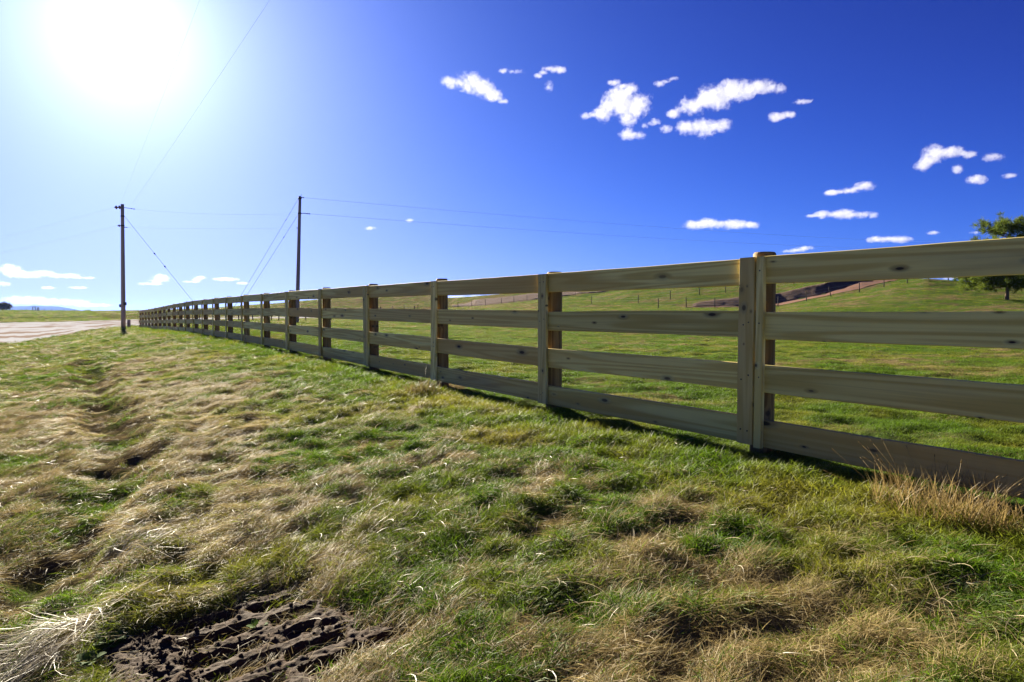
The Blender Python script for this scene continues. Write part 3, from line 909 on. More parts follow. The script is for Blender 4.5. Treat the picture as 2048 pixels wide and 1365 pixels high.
P1D, P2D = 55.0, 54.0
p1b = at(247, 657, P1D); p1b.z = tz(p1b.x, p1b.y) - .05
p1t = at(245, 409, P1D)
pole1 = tag(empty("utility_pole", p1b), "weathered utility pole standing left of the far end of the board fence", "utility pole", "utility poles")
tube_obj("pole_shaft", [p1b.lerp(p1t, t) for t in (0, .1, .5, .9, 1)], [.175, .170, .150, .128, .125], POLEW, pole1, p1b, 14)
def arm(name, pa, pb, D, parent, root, r=.03):
    return tube_obj(name, [at(*pa, D), at(*pb, D)], r, STEELM, parent, root)
arm("bracket", (241, 415), (245, 415), P1D, pole1, p1b)
discs("insulator", at(242, 415, P1D), at(229, 415.5, P1D), p1b, pole1, 2, .15)
arm("bracket", (247, 415.5), (262, 417.5), P1D, pole1, p1b, .025)
discs("insulator", at(262, 417.5, P1D), at(271, 419, P1D), p1b, pole1, 2, .05, STEELM)
arm("bracket", (240, 452), (246, 454), P1D, pole1, p1b)
discs("insulator", at(241, 452, P1D), at(235, 452, P1D), p1b, pole1, 1, .10)
arm("bracket", (246, 455), (255, 455.5), P1D, pole1, p1b)
for yy in (433, 452):
    bm = bmesh.new(); c = at(245.3, yy, P1D) - p1b
    add_tube(bm, [c - Vector((0, 0, .05)), c + Vector((0, 0, .05))], .148, 14)
    link("collar", bm_mesh("collar", bm), STEELM, pole1)
for (xx, yy) in ((241.5, 612), (250.5, 608)):
    bm = bmesh.new(); add_box(bm, at(xx, yy, P1D - .05) - p1b, (.16, .16, .24))
    link("junction_box", bm_mesh("junction_box", bm), STEELM, pole1)
g0 = at(250, 434, P1D); g1 = at(421, 643, P1D + 3); g1.z = tz(g1.x, g1.y)
gw = tube_obj("guy_wire", [g0, g1], .012, WIREM, pole1, p1b, 5)
def lumps_on(a, b, ts, parent, root, L=.28, r=.07):
    for t in ts:
        c = a.lerp(b, t); d = (b - a).normalized() * L / 2
        discs("strain_insulator", c - d, c + d, root, parent, 1, r, STEELM)
lumps_on(g0, g1, (.335, .455), gw, p1b)

# stub post beside the pole
st = at(258, 652, 54.6); st.z = tz(st.x, st.y) - .05
bm = bmesh.new(); add_tube(bm, [(0, 0, 0), (0, 0, .5), (.01, 0, .70), (.01, 0, .72)], [.13, .125, .12, .10], 12)
tag(link("stub_post", bm_mesh("stub_post", bm), POLEW, None, st), "short thick wooden stub post beside the left utility pole", "post")

p2b = at(594, 644, P2D); p2b.z = tz(p2b.x, p2b.y) - .05
p2t = at(600, 393, P2D)
pole2 = tag(empty("utility_pole", p2b), "leaning utility pole with two guy wires in the field behind the fence", "utility pole", "utility poles")
tube_obj("pole_shaft", [p2b.lerp(p2t, t) for t in (0, .1, .5, .9, 1)], [.165, .16, .14, .115, .11], POLEW, pole2, p2b, 14)
arm("bracket", (600, 395.5), (604, 395.5), P2D, pole2, p2b, .025)
discs("insulator", at(603, 395.5, P2D), at(609, 396, P2D), p2b, pole2, 2, .06, STEELM)
arm("bracket", (599, 427), (614, 427.5), P2D, pole2, p2b, .03)
discs("insulator", at(613, 427.5, P2D), at(621, 428.3, P2D), p2b, pole2, 2, .06, STEELM)
arm("bracket", (598, 456.5), (593, 456.5), P2D, pole2, p2b, .03)
tube_obj("top_spike", [at(602, 393, P2D), at(603, 389, P2D)], .015, STEELM, pole2, p2b)
for yy in (397, 427.5):
    bm = bmesh.new(); c = at(600 - (yy - 393) * .024, yy, P2D) - p2b
    add_tube(bm, [c - Vector((0, 0, .06)), c + Vector((0, 0, .06))], .135, 14)
    link("collar", bm_mesh("collar", bm), STEELM, pole2)
for (a, b, t) in (((597, 398), (449, 640), .165), ((597, 429), (458, 641), .205)):
    ga = at(*a, P2D); gb = at(*b, P2D + 2); gb.z = tz(gb.x, gb.y)
    g = tube_obj("guy_wire", [ga, gb], .012, WIREM, pole2, p2b, 5)
    lumps_on(ga, gb, (t,), g, p2b, .22, .04)

def wire(a, b, sag, label, r=0.0038):
    pts = []
    for i in range(33):
        t = i / 32
        p = Vector(a).lerp(Vector(b), t); p.z -= 4 * sag * t * (1 - t)
        pts.append(p)
    root = Vector(a)
    bm = bmesh.new(); add_tube(bm, [p - root for p in pts], r, 5)
    return tag(link("power_line", bm_mesh("power_line", bm), WIREM, None, root), label, "power line", "overhead power lines")
wire(at(271, 419, P1D), at(598, 427.5, P2D), .22, "upper overhead wire strung between the two utility poles")
wire(at(255, 455.5, P1D), at(593, 456.5, P2D), .08, "lower overhead wire strung between the two utility poles")
wire(at(229, 415.5, P1D), at(-420, 560, 95), 0.6, "upper overhead wire leaving the left pole towards the left")
wire(at(235, 452, P1D), at(-420, 578, 95), 0.6, "lower overhead wire leaving the left pole towards the left")
far_a = Vector((168, 180, 19.0 + CAMZ)); far_b = Vector((168, 180, 17.7 + CAMZ))
wire(at(609, 396, P2D), far_a, 2.35, "upper overhead wire running right from the leaning pole", .008)
wire(at(621, 428.3, P2D), far_b, 2.35, "lower overhead wire running right from the leaning pole", .008)
def through(a, px, py, z, ext):
    up = (682.5 - py) / F
    uz = (up * math.cos(PITCH) - math.sin(PITCH)) / (math.cos(PITCH) + up * math.sin(PITCH))
    q = at(px, py, (z - CAMZ) / uz)
    return Vector(a) + (q - Vector(a)) * ext
wa = at(262, 411, P1D)
wire(wa, through(wa, 527, 0, wa.z - .2, 1.9), .25, "overhead wire rising from the left pole across the sky", .0026)
wa = at(240, 411, P1D)
wire(wa, through(wa, 392, 0, wa.z - .2, 1.9), .25, "faint overhead wire rising from the left pole into the glare", .0018)

# ------------------------------------------------------------------ wire fences on the hill
m = Mat("grey_post_wood"); n1 = m.noise(m.obj(), 6, 3, .6)
OLDPOST = m.done(m.bsdf(m.mix(n1, (0.05, 0.042, 0.034), (0.12, 0.10, 0.08)), .9, spec=.1))
bm = bmesh.new(); add_tube(bm, [(0, 0, -.3), (0, 0, .5), (0, 0, 1.26), (0, 0, 1.30)], [.06, .06, .055, .045], 8)
wp_me = bm_mesh("fence_post", bm); wp_me.materials.append(OLDPOST)
def wire_fence(spots, label, lean=None):
    pts = []
    for px, Y in spots:
        x = (px - 1024) / F * Y
        pts.append(Vector((x, Y, tz(x, Y))))
    root = tag(empty("wire_fence", pts[0]), label, "fence", "wire fences on the hillside")
    for i, p in enumerate(pts):
        o = link("fence_post", wp_me, None, root, p - pts[0])
        o.rotation_euler = (random.uniform(-.04, .04), random.uniform(-.05, .05), random.uniform(0, 3))
        if lean and i in lean: o.rotation_euler = (0, -0.28, 0)
    for h in (.45, .8, 1.15):
        bm = bmesh.new()
        add_tube(bm, [p - pts[0] + Vector((0, 0, h)) for p in pts], .006, 4)
        link("fence_wire", bm_mesh("fence_wire", bm), WIREM, root)
    return root
wire_fence([(1316, 86), (1372, 86), (1429, 86), (1492, 86), (1555, 86), (1612, 86), (1661, 86.5), (1717, 86.5), (1766, 88), (1812, 89), (1854, 90), (1894, 90), (1932, 90), (1985, 90), (2040, 90)],
           "wire fence with thin posts climbing beside the red hill road over the crest", lean=(6,))
wire_fence([(1183, 104), (1276, 103), (1340, 102), (1398, 102), (1450, 101), (1505, 100), (1586, 103), (1628, 108), (1668, 112)],
           "wire fence with thin posts on the green slope above the dark bank")
wire_fence([(700, 128), (736, 128), (762, 128), (786, 130), (809, 132), (836, 134), (876, 140), (916, 145), (944, 146), (971, 146), (1003, 146), (1028, 146), (1054, 146), (1085, 145), (1118, 144), (1150, 143)],
           "distant wire fence at the foot of the dry hill and below the far bank")
wire_fence([(400, 82), (440, 80), (478, 78), (506, 77), (543, 76), (558, 74), (612, 73), (663, 73), (708, 74), (762, 76), (830, 79)],
           "low wire fence in the field before the pale road behind the board fence")

# small things on the left horizon
gx0 = at(66, 621, 300)
gate = tag(empty("gate_posts", Vector((gx0.x, 300, tz(gx0.x, 300)))), "dark timber gate frame on the far left skyline", "gate")
for dx, hh in ((0, 2.0), (1.1, 2.1), (2.0, 1.7), (2.6, 1.7)):
    bm = bmesh.new(); add_box(bm, (dx, 0, hh / 2 - .2), (.22, .2, hh + .4)); link("gate_post", bm_mesh("gate_post", bm), OLDPOST, gate)
bm = bmesh.new(); add_box(bm, (.55, 0.12, 1.85), (1.3, .08, .2)); add_box(bm, (2.3, 0.12, 1.45), (.8, .08, .2)); link("gate_beam", bm_mesh("gate_beam", bm), OLDPOST, gate)
wire_fence([(26, 330), (44, 322), (54, 318), (90, 305), (105, 300), (128, 300), (150, 300)], "faint wire fence on the far left skyline beside the gate frame")
mx = at(198, 620, 900); mb = Vector((mx.x, 900, tz(mx.x, 900)))
bm = bmesh.new(); add_tube(bm, [(0, 0, -.5), (0, 0, 9)], [.10, .06], 6); add_box(bm, (0, 0, 6.5), (2.2, .12, .12))
tag(link("distant_pole", bm_mesh("distant_pole", bm), OLDPOST, None, mb), "tiny distant pole on the horizon left of the left utility pole", "utility pole")

# ------------------------------------------------------------------ trees
def leaf_mat(name, a, b, trans=0.35):
    m = Mat(name)
    P = m.pos(); n1 = m.noise(P, 1.3, 3, .6)
    c = m.mix(m.attr("tint").outputs['Fac'], a, b)
    d = m.bsdf(c, 0.75, spec=.08)
    t = m.n('ShaderNodeBsdfTranslucent'); m.set(t.inputs[0], c)
    mx = m.n('ShaderNodeMixShader'); mx.inputs[0].default_value = trans
    m.t.links.new(d, mx.inputs[1]); m.t.links.new(t.outputs[0], mx.inputs[2])
    return m.done(mx.outputs[0])
NEEDLE = leaf_mat("pine_needles", (0.055, 0.090, 0.014), (0.18, 0.23, 0.030), .42)
LEAF = leaf_mat("tree_leaves", (0.05, 0.05, 0.015), (0.11, 0.10, 0.035), .3)
m = Mat("pine_bark"); n1 = m.noise(m.mapping(m.obj(), (9, 9, 2)), 1, 4, .6)
BARK = m.done(m.bsdf(m.mix(n1, (0.10, 0.065, 0.045), (0.26, 0.18, 0.12)), .9, m.bump(n1, .6, .03), spec=.1))

def needle_mesh(name, tips, per, L, w, seed, leaf=False):
    """tufts: tips = [(pos, dir, size)] -> many thin needles radiating about each tip"""
    g = np.random.default_rng(seed)
    V = []; T = []
    for (p, d, s) in tips:
        p = np.array(p); d = np.array(d) / np.linalg.norm(d)
        dirs = g.normal(size=(per, 3)); dirs /= np.linalg.norm(dirs, axis=1)[:, None]
        dirs = dirs + d * (0.0 if leaf else .9); dirs /= np.linalg.norm(dirs, axis=1)[:, None]
        off = g.normal(size=(per, 3)) * (0.10 if not leaf else .35) * s
        side = np.cross(dirs, g.normal(size=(per, 3))); side /= np.linalg.norm(side, axis=1)[:, None]
        ln = L * s * g.uniform(.7, 1.15, size=(per, 1)); a = p + off
        V.append(np.stack([a - side * w, a + side * w, a + dirs * ln + side * w * .6, a + dirs * ln - side * w * .6], 1))
        T.append(np.repeat(np.clip(g.uniform(.2, .8) + g.normal(0, .15, per), 0, 1), 4))
    V = np.concatenate(V).reshape(-1, 3); n = len(V) // 4
    me = np_mesh(name, V, np.arange(n * 4).reshape(n, 4), False)
    a = me.attributes.new("tint", 'FLOAT', 'POINT'); a.data.foreach_set('value', np.concatenate(T).astype(np.float32))
    return me

pd = 66.0
pb = at(2013, 612, pd); pb.z = tz(pb.x, pb.y) - .05
pine = tag(empty("pine_tree", pb), "broad green pine tree behind the fence at the right edge", "tree")
PHT = (at(2013, 447, pd) - pb).z
rr = random.Random(21)
bmt = bmesh.new()
tp = [(0, 0, -.2), (.02, 0, .6), (.08, 0, 2.0), (.02, .05, 4.0), (.05, 0, 6.0), (.03, 0, PHT * .93)]
add_tube(bmt, tp, [.19, .165, .14, .11, .07, .02], 12)
link("trunk", bm_mesh("trunk", bmt, True), BARK, pine)
tips = []
bml = bmesh.new()
for i in range(92):
    h = rr.uniform(1.3, PHT - .5) if i > 30 else rr.uniform(1.25, 3.2)
    f = (h - 1.2) / (PHT - 1.2)
    reach = (4.7 * (1 - f) ** 0.5 * min(1, .78 + f)) * rr.uniform(.62, 1.06)
    reach = max(reach, .9)
    az_ = i * 2.399 + rr.uniform(-.4, .4)
    d = Vector((math.cos(az_), math.sin(az_), rr.uniform(0.0, .35) + .7 * f))
    pts = [Vector((.03, 0, h))]
    for k in range(1, 5):
        t = k / 4
        pts.append(Vector((.03, 0, h)) + Vector((d.x, d.y, 0)) * reach * t + Vector((rr.uniform(-.12, .12), rr.uniform(-.12, .12), d.z * reach * t * (.55 + .45 * t) * .75 - (.55 * t if f < .3 else 0))))
    add_tube(bml, pts, [.05 * (1 - f * .5), .035, .025, .018, .010], 5, False)
    for k in range(2, 5):
        nt_ = 2 + k
        for j in range(nt_):
            p = pts[k] + Vector((rr.gauss(0, .34), rr.gauss(0, .34), rr.gauss(.12, .22)))
            dd = (p - pts[k - 1]).normalized() + Vector((0, 0, .5))
            tips.append((p, dd, rr.uniform(.7, 1.25)))
            if j % 2: add_tube(bml, [pts[k].lerp(pts[k - 1], .3), p], [.012, .006], 3, False)
link("limbs", bm_mesh("limbs", bml), BARK, pine)
link("crown", needle_mesh("crown", tips, 44, .34, .018, 5), NEEDLE, pine)

tb = at(8, 620, 390); tb.z = tz(tb.x, 390)
bush = tag(empty("round_tree", tb), "small round olive tree at the far left end of the horizon", "tree")
bm = bmesh.new(); add_tube(bm, [(0, 0, -.3), (.1, 0, 1.0), (0, .1, 2.4)], [.25, .2, .1], 8); link("trunk", bm_mesh("trunk", bm), BARK, bush)
tips = []
for i in range(260):
    a = rr.uniform(0, 2 * math.pi); u = rr.uniform(-1, 1); q = rr.random() ** .4
    lx = math.cos(a) * math.sqrt(1 - u * u); ly = math.sin(a) * math.sqrt(1 - u * u)
    k = 1 + .22 * math.sin(3 * a + 1) * math.cos(2 * u)
    p = Vector((lx * 3.6 * q * k, ly * 3.2 * q, 2.3 + u * 2.1 * q * k))
    if p.z < .3: continue
    tips.append((p, Vector((lx, ly, u + .2)), 1))
link("crown", needle_mesh("crown", tips, 16, .42, .12, 9, True), LEAF, bush)

# ------------------------------------------------------------------ grass
def blade_arrays(g, n, spread, Lr, th0, th1, wr, azm=None, azs=None, segs=3, curl=0.25):
    """n ribbons; th = angle from vertical at root and tip"""
    a = g.uniform(0, 2 * math.pi, n) if azm is None else g.normal(azm, azs, n)
    rad_ = spread * np.sqrt(g.uniform(0, 1, n)); ra = g.uniform(0, 2 * math.pi, n)
    root = np.stack([rad_ * np.cos(ra), rad_ * np.sin(ra), np.full(n, -.012)], 1)
    L = g.uniform(*Lr, n); t0 = g.uniform(*th0, n); t1 = g.uniform(*th1, n); w = g.uniform(*wr, n) / 2
    tw = g.uniform(-.9, .9, n)
    pts = [root]; cur = root.copy(); aa = a.copy()
    cz = g.normal(0, curl, n)
    for k in range(segs):
        th = t0 + (t1 - t0) * (k + .5) / segs
        aa = aa + cz / segs
        d = np.stack([np.sin(th) * np.sin(aa), np.sin(th) * np.cos(aa), np.cos(th)], 1)
        cur = cur + d * (L / segs)[:, None]
        cur[:, 2] = np.maximum(cur[:, 2], -.004 + 0.012 * ((np.arange(n) * 7) % 5) / 5)
        pts.append(cur.copy())
    side = np.stack([np.cos(a), -np.sin(a), np.zeros(n)], 1) * np.cos(tw)[:, None] + np.array([0, 0, 1.0]) * np.sin(tw)[:, None]
    V = []; nv = 0
    for k, p in enumerate(pts):
        ww = w * (1.0 if k < segs else .15) * (0.75 if k == 0 else 1)
        V.append(p - side * ww[:, None]); V.append(p + side * ww[:, None])
    V = np.stack(V, 1)                      # n, 2*(segs+1), 3
    m2 = 2 * (segs + 1)
    b = np.arange(n)[:, None] * m2
    Fq = np.concatenate([np.stack([b[:, 0] + 2 * k, b[:, 0] + 2 * k + 1, b[:, 0] + 2 * k + 3, b[:, 0] + 2 * k + 2], 1) for k in range(segs)])
    tint = np.repeat(np.clip(g.normal(.5, .22, n), 0, 1), m2)
    return V.reshape(-1, 3), Fq, tint

def clump(name, parts, mat):
    vs = []; fs = []; ts = []; o = 0
    for v, f, t in parts:
        vs.append(v); fs.append(f + o); ts.append(t); o += len(v)
    me = np_mesh(name, np.concatenate(vs), np.concatenate(fs), True)
    a = me.attributes.new("tint", 'FLOAT', 'POINT'); a.data.foreach_set('value', np.concatenate(ts).astype(np.float32))
    me.materials.append(mat)
    return me

def grass_mat(name, c0, c1, c2, trans, spec, rough):
    m = Mat(name)
    P = m.pos()
    tint = m.attr("tint").outputs['Fac']; rn = m.rnd()
    n = m.noise(P, 0.9, 3, .6)
    c = m.mix(tint, c0, c1)
    c = m.mix(m.math('MULTIPLY', m.ramp(n, .42, .72), .75), c, c2)
    sc_ = m.n('ShaderNodeVectorMath', operation='SCALE'); m.set(sc_.inputs[0], c)
    m.set(sc_.inputs['Scale'], m.math('ADD', .72, m.math('MULTIPLY', rn, .56)))
    c = sc_.outputs[0]
    d = m.bsdf(c, rough, spec=spec)
    t = m.n('ShaderNodeBsdfTranslucent'); m.set(t.inputs[0], c)
    mx = m.n('ShaderNodeMixShader'); mx.inputs[0].default_value = trans
    m.t.links.new(d, mx.inputs[1]); m.t.links.new(t.outputs[0], mx.inputs[2])
    return m.done(mx.outputs[0])
GREEN = grass_mat("green_blades", (0.046, 0.104, 0.005), (0.155, 0.262, 0.014), (0.30, 0.26, 0.035), .48, .18, .55)
PASTURE = grass_mat("pasture_blades", (0.050, 0.105, 0.006), (0.14, 0.235, 0.018), (0.24, 0.23, 0.03), .45, .15, .6)
PALE = grass_mat("pale_stems", (0.34, 0.27, 0.14), (0.58, 0.49, 0.29), (0.44, 0.36, 0.20), .35, .25, .45)
STRAW = grass_mat("straw_blades", (0.22, 0.16, 0.055), (0.50, 0.39, 0.165), (0.42, 0.34, 0.15), .42, .16, .55)

g = np.random.default_rng(5)
PROTO = {'tuft': [], 'turf': [], 'comb': [], 'mess': [], 'flatgreen': [], 'stem': []}
for i in range(5):
    PROTO['tuft'].append(clump("green_tuft", [blade_arrays(g, 46, .07, (.04, .095), (.05, .7), (.8, 1.8), (.002, .0036))], GREEN))
for i in range(4):
    PROTO['turf'].append(clump("short_turf", [blade_arrays(g, 60, .12, (.025, .06), (.1, .9), (.8, 1.7), (.0022, .0036), segs=2)], PASTURE))
for i in range(6):
    PROTO['comb'].append(clump("combed_straw", [blade_arrays(g, 34, .13, (.06, .17), (1.05, 1.52), (1.42, 1.78), (.0013, .0025), 0.0, .50, 4, .7)], STRAW))
for i in range(5):
    PROTO['mess'].append(clump("tangled_straw", [blade_arrays(g, 30, .11, (.05, .16), (.6, 1.45), (1.3, 2.0), (.0013, .0025), None, None, 4, .9)], STRAW))
for i in range(4):
    PROTO['flatgreen'].append(clump("lying_grass", [blade_arrays(g, 40, .10, (.05, .13), (.5, 1.2), (1.3, 1.8), (.0018, .0034), 0.0, .8, 3, .6)], GREEN))
for i in range(4):
    PROTO['stem'].append(clump("dry_stem", [blade_arrays(g, 4, .12, (.07, .19), (.7, 1.45), (1.3, 1.8), (.0022, .0038), None, None, 4, .9)], PALE))

def gn_scatter(name, pts, rot, scl, idx, protos, label):
    me = bpy.data.meshes.new(name)
    n = len(pts)
    me.vertices.add(n); me.vertices.foreach_set('co', pts.astype(np.float32).ravel())
    a = me.attributes.new("rot", 'FLOAT_VECTOR', 'POINT'); a.data.foreach_set('vector', rot.astype(np.float32).ravel())
    a = me.attributes.new("scl", 'FLOAT', 'POINT'); a.data.foreach_set('value', scl.astype(np.float32))
    a = me.attributes.new("pick", 'INT', 'POINT'); a.data.foreach_set('value', idx.astype(np.int32))
    o = link(name, me)
    ng = bpy.data.node_groups.new(name + "_scatter", 'GeometryNodeTree')
    ng.interface.new_socket("Geometry", in_out='INPUT', socket_type='NodeSocketGeometry')
    ng.interface.new_socket("Geometry", in_out='OUTPUT', socket_type='NodeSocketGeometry')
    gi = ng.nodes.new('NodeGroupInput'); go = ng.nodes.new('NodeGroupOutput')
    iop = ng.nodes.new('GeometryNodeInstanceOnPoints')
    jg = ng.nodes.new('GeometryNodeGeometryToInstance')
    for pm in reversed(protos):
        oi = ng.nodes.new('GeometryNodeObjectInfo'); oi.inputs['Object'].default_value = pm
        ng.links.new(oi.outputs['Geometry'], jg.inputs[0])
    def nattr(nm, dt):
        q = ng.nodes.new('GeometryNodeInputNamedAttribute'); q.data_type = dt; q.inputs['Name'].default_value = nm
        return q.outputs['Attribute']
    ng.links.new(gi.outputs[0], iop.inputs['Points'])
    ng.links.new(jg.outputs[0], iop.inputs['Instance'])
    iop.inputs['Pick Instance'].default_value = True
    ng.links.new(nattr("pick", 'INT'), iop.inputs['Instance Index'])
    e2r = ng.nodes.new('FunctionNodeEulerToRotation')
    ng.links.new(nattr("rot", 'FLOAT_VECTOR'), e2r.inputs[0])
    ng.links.new(e2r.outputs[0], iop.inputs['Rotation'])
    ng.links.new(nattr("scl", 'FLOAT'), iop.inputs['Scale'])
    ng.links.new(iop.outputs[0], go.inputs[0])
    md = o.modifiers.new("scatter", 'NODES'); md.node_group = ng
    tag(o, label, None, None, 'stuff')
    return o

proto_objs = {k: [bpy.data.objects.new(me.name, me) for me in v] for k, v in PROTO.items()}

# sample points in rings about the camera
shells = [(1.7, 3.2, 1350), (3.2, 5, 1050), (5, 8, 620), (8, 13, 320), (13, 22, 80), (22, 40, 26), (40, 70, 9.0), (70, 135, 3.2), (135, 420, 0.30)]
X = []; Y = []
for r0, r1, dens in shells:
    half = R(46)
    area = half * (r1 * r1 - r0 * r0)
    n = int(area * dens)
    r = np.sqrt(rng.uniform(r0 * r0, r1 * r1, n)); a = rng.uniform(-half, half, n)
    X.append(r * np.sin(a)); Y.append(r * np.cos(a))
X = np.concatenate(X); Y = np.concatenate(Y)
rd = np.hypot(X, Y)
keep = rng.uniform(0, 1, len(X)) > np.maximum(road_mask(X, Y) * 1.0, 0.88 * sstep(.25, .85, mud_mask(X, Y) + .25 * vnoise(X * 7, Y * 7, 47)))
# leave the red road and the banks bare
pxv = 1024 + F * X / Y
br0 = np.interp(pxv, [1370, 1480, 1560, 1650, 1720, 1790, 1800], [87.5, 87.6, 87.5, 88.4, 89.6, 96.5, 99])
br1 = np.interp(pxv, [1370, 1480, 1560, 1650, 1720, 1790, 1800], [92.5, 92.6, 94.2, 94.6, 98, 101.5, 102])
keep &= ~((pxv > 1370) & (pxv < 1800) & (Y > br0) & (Y < br1))
# bare earth streaks in the pasture and rut
s_, p_ = fence_sp(X, Y)
bare = sstep(.12, .38, fbm(X * .45, Y * 1.3, 501, 3)) * (p_ < -.6) * (Y < 26)
keep &= rng.uniform(0, 1, len(X)) > bare * .85
keep &= rng.uniform(0, 1, len(X)) > 0.84 * np.exp(-(rut_dist(X, Y) / (.22 + .020 * Y)) ** 4) * np.maximum(sstep(-.45, .10, vnoise(X * 1.1, Y * 1.1, 45)), (Y > 5.2) * (Y < 9.5))
far_thin = sstep(0.0, .4, fbm(X * .35, Y * .22, 515, 3)) * (rd > 35)
keep &= rng.uniform(0, 1, len(X)) > far_thin * .6
thin = sstep(.05, .45, fbm(X * 2.2, Y * 2.2, 511, 2)) * (p_ > 0) * (Y < 30)
keep &= rng.uniform(0, 1, len(X)) > thin * .55
X = X[keep]; Y = Y[keep]; rd = rd[keep]; p_ = p_[keep]; s_ = s_[keep]
GM = green_mask(X, Y)
e = 0.04 + rd * .004
Z = terrain(X, Y)
dzx = (terrain(X + e, Y) - terrain(X - e, Y)) / (2 * e)
dzy = (terrain(X, Y + e) - terrain(X, Y - e)) / (2 * e)
N = np.stack([-dzx, -dzy, np.ones_like(X)], 1); N /= np.linalg.norm(N, axis=1)[:, None]
# lie of the flattened grass: mostly away from the camera and to the right on the left side, more jumbled on the right
flow = R(18) + 0.9 * fbm(X * .45, Y * .45, 551, 2) + sstep(-1.0, 1.5, X) * (R(35) + 3.6 * fbm(X * 1.5, Y * 1.5, 561, 2))
flow = flow + np.where(vnoise(X * .7, Y * .5, 571) > 0.12, math.pi, 0)
def frames(sel, yaw, tilt=1.0):
    n = N[sel] * tilt + np.array([0, 0, 1.0]) * (1 - tilt); n /= np.linalg.norm(n, axis=1)[:, None]
    f = np.stack([np.sin(yaw), np.cos(yaw), np.zeros_like(yaw)], 1)
    f = f - n * np.sum(f * n, 1)[:, None]; f /= np.linalg.norm(f, axis=1)[:, None]
    xx = np.cross(f, n)
    # matrix columns (xx, f, n) -> euler XYZ
    r00, r10, r20 = xx[:, 0], xx[:, 1], xx[:, 2]
    r21, r22 = f[:, 2], n[:, 2]
    return np.stack([np.arctan2(r21, r22), np.arcsin(np.clip(-r20, -1, 1)), np.arctan2(r10, r00)], 1)

def scatter(name, sel, kind, yaw, scl, label, tilt=1.0, lift=0.0):
    k = proto_objs[kind]
    n = int(sel.sum())
    pts = np.stack([X[sel], Y[sel], Z[sel] + lift], 1)
    gn_scatter(name, pts, frames(sel, yaw, tilt), scl, rng.integers(0, len(k), n), k, label)

camside = p_ > 0.0
u = rng.uniform(0, 1, len(X)); u2 = rng.uniform(0, 1, len(X))
grow = 0.80 + np.maximum(0, rd - 6) / 32.0
isg = u < 0.20 + 0.68 * sstep(.30, .72, GM)
near_f = np.exp(-((p_ - .35) / .6) ** 2)
sel = camside & isg & (u2 < .50)
scatter("green_grass", sel, 'tuft', rng.uniform(0, 6.28, sel.sum()), grow[sel] * rng.uniform(.55, 1.15, sel.sum()) * (1 + .75 * near_f[sel]), "fresh green grass tufts between the flattened straw", .6)
sel = camside & isg & (u2 >= .50)
scatter("lying_green_grass", sel, 'flatgreen', flow[sel] + rng.normal(0, .5, sel.sum()), grow[sel] * rng.uniform(.6, 1.15, sel.sum()), "green grass pressed flat on the slope")
right = sstep(-1.2, 1.5, X)
sel = camside & ~isg & (u2 < .80 - .38 * right)
scatter("combed_dry_grass", sel, 'comb', flow[sel] + rng.normal(0, .18, sel.sum()), grow[sel] * rng.uniform(.6, 1.1, sel.sum()), "dry straw combed flat across the slope", 1.0, .012)
sel = camside & ~isg & (u2 >= .80 - .38 * right)
scatter("tangled_dry_grass", sel, 'mess', rng.uniform(0, 6.28, sel.sum()), grow[sel] * rng.uniform(.6, 1.15, sel.sum()), "tangled dry straw on the slope", .9, .008)
sel = camside & (rng.uniform(0, 1, len(X)) < .085) & (rd < 40)
scatter("loose_dry_stems", sel, 'stem', rng.uniform(0, 6.28, sel.sum()), grow[sel] * rng.uniform(.6, 1.1, sel.sum()), "loose pale dry stems strewn over the grass", .8, .02)
past = ~camside
isg2 = u < sstep(.15, .60, GM)
sel = past & isg2 & (u2 < .75)
scatter("pasture_turf", sel, 'turf', rng.uniform(0, 6.28, sel.sum()), grow[sel] * rng.uniform(.7, 1.25, sel.sum()), "short green pasture turf beyond the fence", .8)
sel = past & isg2 & (u2 >= .75)
scatter("pasture_tufts", sel, 'tuft', rng.uniform(0, 6.28, sel.sum()), grow[sel] * rng.uniform(.45, .85, sel.sum()), "low green tufts in the pasture beyond the fence", .6)
sel = past & ~isg2
scatter("dry_pasture_grass", sel, 'mess', rng.uniform(0, 6.28, sel.sum()), grow[sel] * rng.uniform(.4, .75, sel.sum()), "short dry yellow grass in the pasture", .9)

# individual tufts that stand out
def tall_tuft(px, Yd, rx, label, n, Lr, mat, name, th1=(.2, .8), heads=0, seed=1, w=(.002, .0036)):
    x = (px - 1024) / F * Yd
    g = np.random.default_rng(seed)
    V, Fq, t = blade_arrays(g, n, rx, Lr, (.0, .35), th1, w, None, None, 4, .5)
    V[:, 2] += terrain(V[:, 0] + x, V[:, 1] + Yd) - tz(x, Yd)
    me = clump(name, [(V, Fq, t)], mat)
    root = tag(empty(name, Vector((x, Yd, tz(x, Yd)))), label, "grass tuft", "standing grass tufts")
    me.name = "blades"
    b = link("blades", me, None, root); b['kind'] = 'stuff'
    if heads:
        bm = bmesh.new()
        for i in range(heads):
            a = g.uniform(0, 6.28); q = rx * math.sqrt(g.uniform(0, 1)); le = g.uniform(.10, .28); hh = g.uniform(Lr[1] * .75, Lr[1] * 1.35)
            b0 = Vector((q * math.cos(a), q * math.sin(a), 0)); c1 = b0 + Vector((le * .4 * math.cos(a), le * .4 * math.sin(a), hh * .6)); c2 = b0 + Vector((le * math.cos(a), le * math.sin(a), hh))
            add_tube(bm, [b0, c1, c2], [.0012, .0009, .0007], 4)
            add_tube(bm, [c2, c2.lerp(c1, -.06), c2.lerp(c1, -.16)], [.0007, .0024, .0007], 5)
        link("seed_stems", bm_mesh("seed_stems", bm), mat, root)['kind'] = 'stuff'
STRAWG = grass_mat("golden_straw", (0.26, 0.18, 0.055), (0.50, 0.38, 0.16), (0.40, 0.29, 0.11), .40, .2, .5)
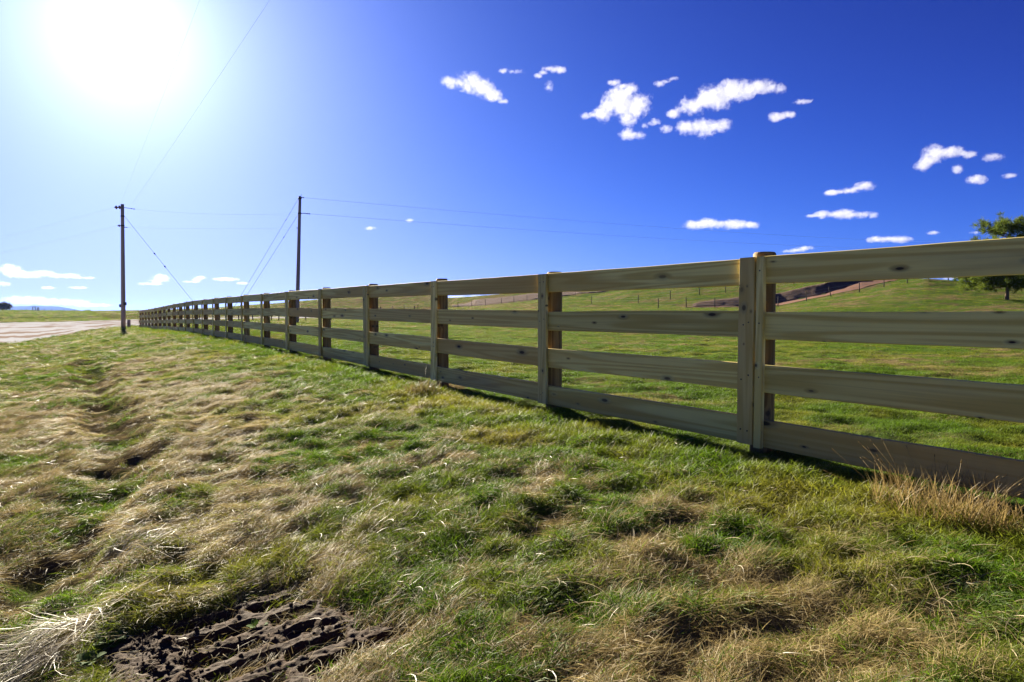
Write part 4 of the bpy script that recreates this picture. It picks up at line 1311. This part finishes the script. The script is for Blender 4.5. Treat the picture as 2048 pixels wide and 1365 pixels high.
tall_tuft(1885, 3.38, .29, "tall golden dry grass clump with seed heads in front of the bottom rail", 900, (.05, .25), STRAWG, "dry_grass_tuft", (.2, 1.2), 26, 3)
tall_tuft(1995, 3.15, .20, "golden dry grass clump at the right edge below the bottom rail", 300, (.08, .20), STRAWG, "dry_grass_tuft", (.4, 1.5), 4, 4)
tall_tuft(845, 8.05, .20, "mounded yellow green grass tuft at the foot of the third post", 420, (.10, .22), grass_mat("yellow_green_blades", (0.10, 0.12, 0.02), (0.24, 0.22, 0.06), (0.3, .22, .08), .45, .3, .45), "grass_tuft", (.4, 1.4), 3, 6, (.003, .005))

BLEACH = grass_mat("bleached_straw", (0.24, 0.21, 0.145), (0.46, 0.41, 0.30), (0.36, 0.32, 0.22), .30, .25, .5)
def sheaf(px, Yd, n, L, azm, label, seed):
    x = (px - 1024) / F * Yd
    g = np.random.default_rng(seed)
    V, Fq, t = blade_arrays(g, n, .17, L, (.8, 1.45), (1.4, 1.9), (.0014, .003), azm, .55, 4, .9)
    V[:, 2] += terrain(V[:, 0] + x, V[:, 1] + Yd) - tz(x, Yd) + .03
    root = tag(empty("straw_sheaf", Vector((x, Yd, tz(x, Yd)))), label, "straw", "loose straw sheaves")
    link("blades", clump("blades", [(V, Fq, t)], BLEACH), None, root)['kind'] = 'stuff'
sheaf(110, 2.75, 260, (.18, .40), R(205), "bleached pale straw sheaf lying at the bottom left corner", 8)
sheaf(250, 3.55, 120, (.12, .28), R(30), "bleached pale straw wisps lying left of the muddy tyre print", 9)
WEEDM = leaf_mat("weed_leaf", (0.04, 0.085, 0.015), (0.10, 0.17, 0.03), .35)
def weed(px, Yd, size, label, seed):
    x = (px - 1024) / F * Yd
    g = random.Random(seed)
    root = tag(empty("weed", Vector((x, Yd, tz(x, Yd) + .01))), label, "weed", "broad leaved weeds")
    for i in range(16):
        a = i * 2.4 + g.uniform(-.3, .3); le = size * g.uniform(.6, 1.1); up = g.uniform(.25, 1.0)
        d = Vector((math.cos(a), math.sin(a), 0)); sd = Vector((-math.sin(a), math.cos(a), 0))
        bm = bmesh.new()
        rows = []
        for t, w in ((0, .06), (.25, .16), (.55, .30), (.8, .20), (1, .02)):
            c = d * le * t * (1 - .25 * up) + Vector((0, 0, le * up * (t - .45 * t * t)))
            rows.append((bm.verts.new(c - sd * le * w + Vector((0, 0, .15 * w * le))), bm.verts.new(c), bm.verts.new(c + sd * le * w + Vector((0, 0, .15 * w * le)))))
        for q, r_ in zip(rows[:-1], rows[1:]):
            for k in (0, 1): bm.faces.new((q[k], q[k + 1], r_[k + 1], r_[k])).smooth = True
        me = bm_mesh("leaf", bm)
        av = me.attributes.new("tint", 'FLOAT', 'POINT'); av.data.foreach_set('value', np.full(len(me.vertices), g.uniform(.2, .9), dtype=np.float32))
        link("leaf", me, WEEDM, root)
weed(205, 2.62, .075, "leafy green weed beside the left edge of the tyre print", 1)
weed(160, 2.50, .065, "low leafy weed at the bottom left corner below the tyre print", 2)
weed(505, 2.72, .050, "small leafy weed growing inside the muddy tyre print", 3)
